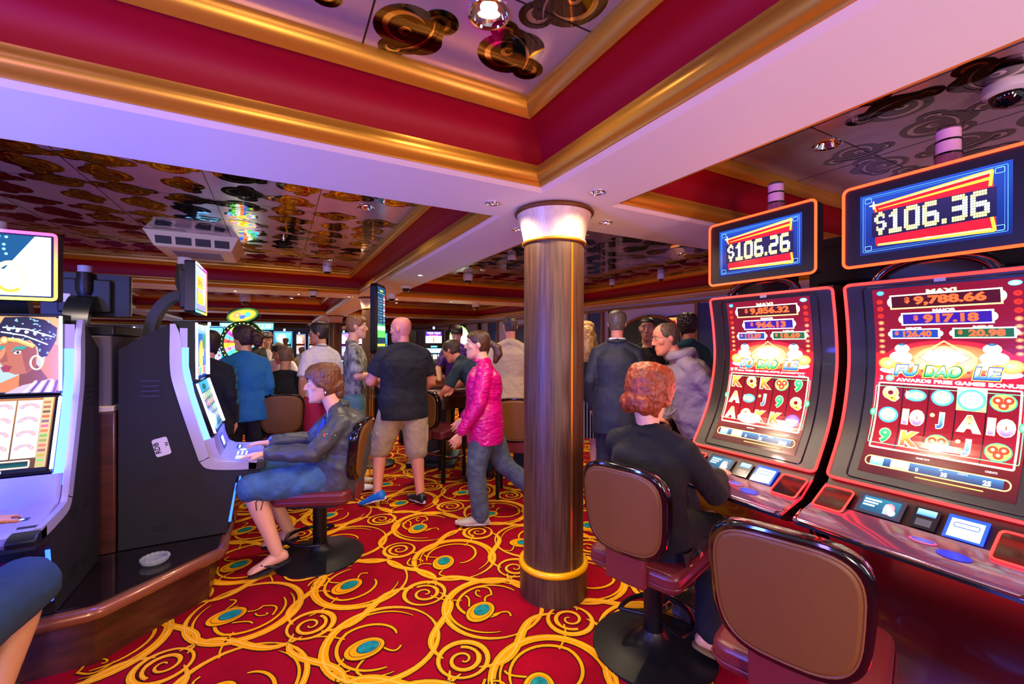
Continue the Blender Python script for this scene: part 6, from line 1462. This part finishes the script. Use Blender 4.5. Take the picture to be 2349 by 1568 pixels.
m = MB(); m.prism([(x*.8, y*.8) for x, y in ov], .72, .88, 'z'); m.build('apron', WOOD2, t, smooth=False)
m = MB(); m.box((0, 0, .36), (.35, .45, .72)); m.box((0, 0, .03), (.6, .7, .06)); m.build('pedestal', BLACKP, t, bevel=.01)
for k in range(9):
    n_ = R7.randint(3, 9); m = MB(); m.lathe([(.02, 0), (.02, .0035*n_)], n=16)
    o = m.build('chip_stack', cc[(k*3) % 4 if k % 2 else 0], loc=(1.63+.05*(k % 5), 5.02-.05*(k//5)-.02*(k % 5), .9255)); tag(o, 'small stack of round chips at the near edge of the roulette table', 'casino chips', 'chip stacks on the roulette table')
m = MB(); m.box((0, 0, 0), (.30, .006, .38)); o = m.build('acrylic_screen', clear('acrylic_clear', (240, 244, 255), .03, 1.2), loc=(1.52, 5.27, 1.125), rot=(0, 0, radians(40))); tag(o, 'clear upright acrylic shield on the roulette table left of the dealer', 'screen')

# tall roulette display
t = thing('roulette_display', 'tall narrow black roulette results display with green and white numbers on a pole', 'display', (1.10, 5.62, 0), head(297))
# its face looks along local -y
m = MB(); m.prism(rrect(.42, .87, .05, 6, 0, 1.83), -.05, .03, 'y'); m.build('display_case', BLACKP, t, bevel=.01)
m = MB(); m.tube([(0, 0, 0), (0, 0, 1.42)], .035, 14); m.lathe([(.22, 0), (.22, .02), (.05, .04)], n=28); m.build('pole', BLACKM, t)
A = Art(); A.rect(-.17, -.38, .34, .76, (10, 40, 60), (14, 60, 90), 0, 6); A.rect(-.17, -.25, .34, .16, (90, 230, 80), (60, 220, 90), 1, 2); A.rect(-.17, -.16, .34, .05, (240, 255, 245), None, 2, 1); A.rect(-.17, -.36, .34, .03, (230, 230, 60), None, 2, 1)
A.rect(-.17, .30, .34, .004, (160, 200, 120), None, 1, 1); A.text('ROULETTE', 0, .335, .022, (230, 230, 80), 2, .02)
A.text('HOT', .12, .27, .024, (255, 50, 50), 2, .03)
for k, n_ in enumerate(('29', '36', '22', '31', '16', '24', '27', '4', '9', '33', '17', '0')):
    yy = .24-.035*k
    if k < 7: A.rect(.09, yy-.012, .06, .026, (200, 20, 40) if k % 2 else (230, 230, 240), None, 2, 1)
    A.text(n_, .12, yy, .018, (255, 255, 255) if k % 2 or k > 6 else (30, 30, 40), 3, .02); A.text(n_, -.13, yy, .015, (240, 80, 80) if k % 3 else (210, 220, 240), 2, .02); A.rect(-.09, yy-.006, .12, .008, (60, 150, 170), None, 1, 1)
A.text('COLD', .12, -.03, .02, (90, 170, 255), 2, .03)
A.build('display_screen', lambda x, y, L: (x, -.0515-L, 1.85+y), t, 1.6)
t = thing('brochure_holder', 'tall clear acrylic holder hanging below the roulette display', 'holder', (1.01, 5.24, 0), head(297))
m = MB(); AC = clear('acrylic_clear')
for c_, s_ in (((0, .05, 1.15), (.20, .004, .52)), ((0, -.05, 1.15), (.20, .004, .52)), ((-.1, 0, 1.15), (.004, .10, .52)), ((.1, 0, 1.15), (.004, .10, .52)), ((0, 0, .89), (.20, .10, .004))): m.box(c_, s_)
m.build('panels', AC, t, smooth=False); m = MB(); m.tube([(0, .07, .0), (0, .07, 1.35)], .008, 8); m.lathe([(.12, 0), (.12, .012)], (0, .07, 0), 20); m.build('brass_post', BRASS, t)

# prize wheel machine
t = thing('prize_wheel', 'big colourful prize wheel with green lit rim and glowing oval sign on top', 'prize wheel', (-.60, 9.9, 0), head(205))
# faces local +y
m = MB(); m.box((0, -.1, .55), (.8, .5, 1.1)); m.build('cabinet', BLACKP, t, bevel=.02)
m = MB(); m.tube([(.40*cos(a), .0, 1.52+.40*sin(a)) for a in [2*pi*i/40 for i in range(40)]], .045, 10, True); m.build('rim', mat('rim_green', (60, 96, 50), .3, .3), t)
m = MB(); m.lathe([(.38, -.03), (.38, .0)], n=40); m.build('wheel_back', BLACKP, t, loc=(0, 0, 1.52), rot=(radians(-90), 0, 0))
A = Art(); WC = [(250, 220, 40), (250, 120, 190), (60, 200, 240), (90, 220, 60), (240, 240, 230), (250, 130, 40), (60, 110, 240), (20, 170, 90), (250, 240, 90), (200, 60, 190), (80, 230, 210), (240, 70, 60)]
for k in range(24):
    a0, a1 = 2*pi*k/24, 2*pi*(k+1)/24; A.poly([(0, 0)]+[(.36*cos(a0+(a1-a0)*q/3), .36*sin(a0+(a1-a0)*q/3)) for q in range(4)], WC[k % 12], 0)
    am = (a0+a1)/2; A.text(('5', '20', '1', '10', '2', '40')[k % 6], .27*cos(am), .27*sin(am), .05, (30, 30, 40), 1, .03)
A.ell(0, 0, .10, .10, (255, 240, 60), (255, 140, 30), 2)
for k in range(30): a = 2*pi*k/30; A.ell(.385*cos(a), .385*sin(a), .012, .012, (150, 255, 120), (240, 255, 220), 30, 6)
A.build('wheel_face', lambda x, y, L: (-x, .012+L, 1.52+y), t, 2.2, .0015)
A = Art(); A.ell(0, 0, .30, .14, (40, 90, 40), None, 0, 30); A.ell(0, 0, .26, .11, (250, 130, 40), (255, 240, 80), 1, 30, rings=2); A.ell(-.1, .02, .07, .05, (240, 70, 90), (255, 190, 80), 2); A.ell(.1, .0, .06, .05, (40, 170, 120), (90, 230, 220), 2); A.ell(0, -.03, .06, .04, (60, 90, 220), None, 2.5)
A.build('oval_sign', lambda x, y, L: (-x, .03+L, 2.06+y+.15*x), t, 2.0, .002)
m = MB(); m.lathe([(.30, -.06), (.31, .0), (.29, .02)], n=32, sy=.47); m.build('sign_case', BLACKP, t, loc=(0, 0, 2.06), rot=(radians(-90), 0, 0))

# Players Club sign
t = thing('hanging_sign', 'long glowing turquoise PLAYERS CLUB sign hanging at the far end', 'sign', (-1.12, 20.4, 2.19), radians(-20))
m = MB(); m.box((0, .06, 0), (2.05, .10, .29)); m.build('sign_box', mat('sign_housing', (40, 90, 110), .4), t, bevel=.01)
for sx in (-.8, .8):
    m = MB(); m.tube([(sx, .06, .14), (sx, .06, .42)], .012, 6); m.build('hanger', CHROME, t)
A = Art(); A.rect(-1.0, -.13, 2.0, .26, (70, 170, 170), (110, 210, 205), 0, 2); A.text('PLAYERS CLUB', 0, 0, .17, (40, 110, 120), 1, .03, w=1.84); A.text('PLAYERS CLUB', 0, 0, .16, (255, 255, 255), 2, .01, w=1.82)
A.build('lettering', lambda x, y, L: (x, .005-L, y), t, 2.2, .003)
t = thing('led_ticker', 'small black LED ticker reading Lotto in orange under the turquoise sign', 'sign', (-.78, 20.2, 1.93), radians(-20))
m = MB(); m.box((0, .05, 0), (1.25, .08, .15)); m.build('ticker_box', BLACKP, t, bevel=.005)
m = MB(); m.tube([(0, .05, .07), (0, .05, .16)], .02, 6); m.build('hanger', BLACKM, t)
A = Art(); A.text('Casino e Lotto', .0, 0, .10, (255, 150, 20), 1, .03, w=1.1); A.build('lettering', lambda x, y, L: (x, .006-L, y), t, 2.5, .003)

# distant slot machines
def far_slot(x, y, hd, label, style=0, h=1.95, w=.66, group='glowing slot machines at the back of the hall'):
    t = thing('slot_machine', label, 'slot machine', (x, y, 0), head(hd)+pi, group)   # screen faces local -y
    m = MB(); m.prism([(.35, 0), (.35, h-.06), (.28, h), (-.02, h), (-.04, 1.0), (-.28, .86), (-.28, .76), (-.05, .62), (-.05, 0)], -w/2, w/2, 'x'); m.build('cabinet', BLACKP, t, smooth=False)
    A = Art(); R = random.Random(int(x*7+y*13)+style)
    if style == 1:
        A.rect(-.25, 1.52, .5, .36, (50, 20, 110), (80, 40, 190)); A.rect(-.25, 1.52, .5, .19, (240, 235, 240), (220, 225, 250), 1, 2); A.text('WILD WILD', 0, 1.83, .055, (235, 245, 255), 2, .04, w=.42); A.text('SAPPHIRE', 0, 1.765, .03, (255, 90, 90), 2, .04, w=.3); A.rect(-.25, 1.715, .5, .02, (250, 250, 250), None, 2, 1)
        for k in range(4): A.rect(-.24, 1.54+.04*k, .20, .012, (210, 80, 80), None, 2, 1); A.rect(.05, 1.54+.04*k, .16, .012, (120, 120, 160), None, 2, 1)
        A.rect(-.03, 1.53, .05, .17, (240, 120, 60), None, 3, 1)
        A.rect(-.09, 1.38, .2, .05, (40, 140, 240), (120, 200, 255), 1); A.rect(-.26, 1.20, .52, .15, (60, 140, 170), (140, 200, 210), 1); 
        for k in range(4): A.rect(-.24+.12*k, 1.22, .11, .10, (250, 250, 250), None, 2, 1); A.text('7', -.185+.12*k, 1.27, .07, (40, 70, 220) if k % 2 else (230, 60, 60), 3, .05)
        for k in range(3): A.rect(-.17+.15*k, 1.02, .12, .14, (235, 240, 255), (255, 255, 255), 1, 1); A.ell(-.11+.15*k, 1.10, .035, .03, (230, 60, 60), (255, 180, 180), 2, 10)
        A.rect(-.24, .94, .48, .05, (120, 10, 40), None, 1, 1); A.rect(-.02, .95, .08, .04, (60, 150, 255), (190, 230, 255), 2, 1)
    else:
        base = [(30, 60, 160), (20, 120, 130), (120, 40, 130), (150, 60, 30)][R.randint(0, 3)]
        A.rect(-.27, 1.48, .54, .42, base, tuple(min(255, v+80) for v in base)); A.rect(-.27, 1.02, .54, .40, tuple(min(255, v+30) for v in base), base)
        A.ell(R.uniform(-.08, .08), 1.69, .17, .15, (R.randint(160, 255), R.randint(120, 230), R.randint(100, 230)), (255, 245, 230), 1); A.rect(-.2, 1.50, .4, .05, (240, 240, 255), None, 1, 1)
        for a in range(5):
            for b in range(3): A.rect(-.24+.098*a, 1.05+.115*b, .085, .10, (R.randint(140, 255), R.randint(140, 255), R.randint(150, 255)), None, 1, 1); A.ell(-.197+.098*a, 1.10+.115*b, .026, .03, (R.randint(30, 240), R.randint(30, 200), R.randint(40, 220)), None, 2, 8)
        A.frame(-.30, 1.0, .60, .93, .02, (90, 150, 255), 3)
    A.build('screens', lambda x_, y_, L: (x_, (-.045 if y_ < 1.45 else -.04)-L, y_*(h/1.95)), t, 1.9, .002)
    A = Art(); A.rect(-.28, .0, .56, .06, (60, 160, 255), (170, 230, 255)); A.build('button_deck', lambda x_, y_, L: (x_, -.287, .78+y_), t, 2.4)
    m = MB(); m.tube([(0, .1, h), (0, .1, h+.09)], .035, 10); m.build('lamp', mat('far_lamp_lens', (190, 215, 235), .3, emit=1.2), t)
    return t
FS = far_slot(4.35, 13.3, 199, 'tall slot machine with purple header seen between bald man and purple dealer', 1, 1.97, .62)
far_slot(3.62, 13.9, 290, 'slot machine seen from its black side just left of the purple-header machine')
far_slot(5.05, 13.1, 110, 'slot machine seen from its black side just right of the purple-header machine')
i_ = 0
spots = []
for k in range(9): spots.append((-4.2+.72*k, 22.9-.02*k, 196, 'glowing slot machine in the far row beneath and right of the turquoise sign'))
for k in range(4): spots.append((-2.0+.72*k, 17.6, 200, 'glowing slot machine in the middle row behind the card dealer'))
for k in range(3): spots.append((2.3+.72*k, 18.6, 200, 'glowing slot machine seen between the display and the bald man'))
for k in range(3): spots.append((-1.5-.35*k, 13.0+1.0*k, 170, 'slot machine with red and white header behind the blue-top woman'))
for x_, y_, hd_, lb_ in spots: far_slot(x_, y_, hd_, lb_, 0)
t = thing('arched_machine', 'machine with bright green-rimmed glowing arched screen behind the ponytail woman', 'slot machine', (4.0, 10.2, 0), head(200)+pi)
m = MB(); m.box((0, .15, .6), (.55, .45, 1.2)); m.build('cabinet', BLACKP, t, bevel=.02)
ar = [(-.26, 1.2), (.26, 1.2)]+[(.26*cos(a), 1.68+.30*sin(a)) for a in [pi*i/20 for i in range(21)]]
m = MB(); m.prism(ar, -.02, .10, 'y'); m.build('arch_case', mat('arch_green', (20, 60, 24), .3), t, smooth=False)
A = Art(); A.poly([(x_*.93, y_-.01) for x_, y_ in ar], (120, 255, 60), 0); A.poly([(x_*.84, 1.22+(y_-1.2)*.93) for x_, y_ in ar], (245, 255, 240), 1); A.rect(-.2, 1.3, .4, .10, (150, 240, 120), None, 2, 1)
A.build('arch_screen', lambda x_, y_, L: (x_, -.022-L, y_), t, 2.2, .002)
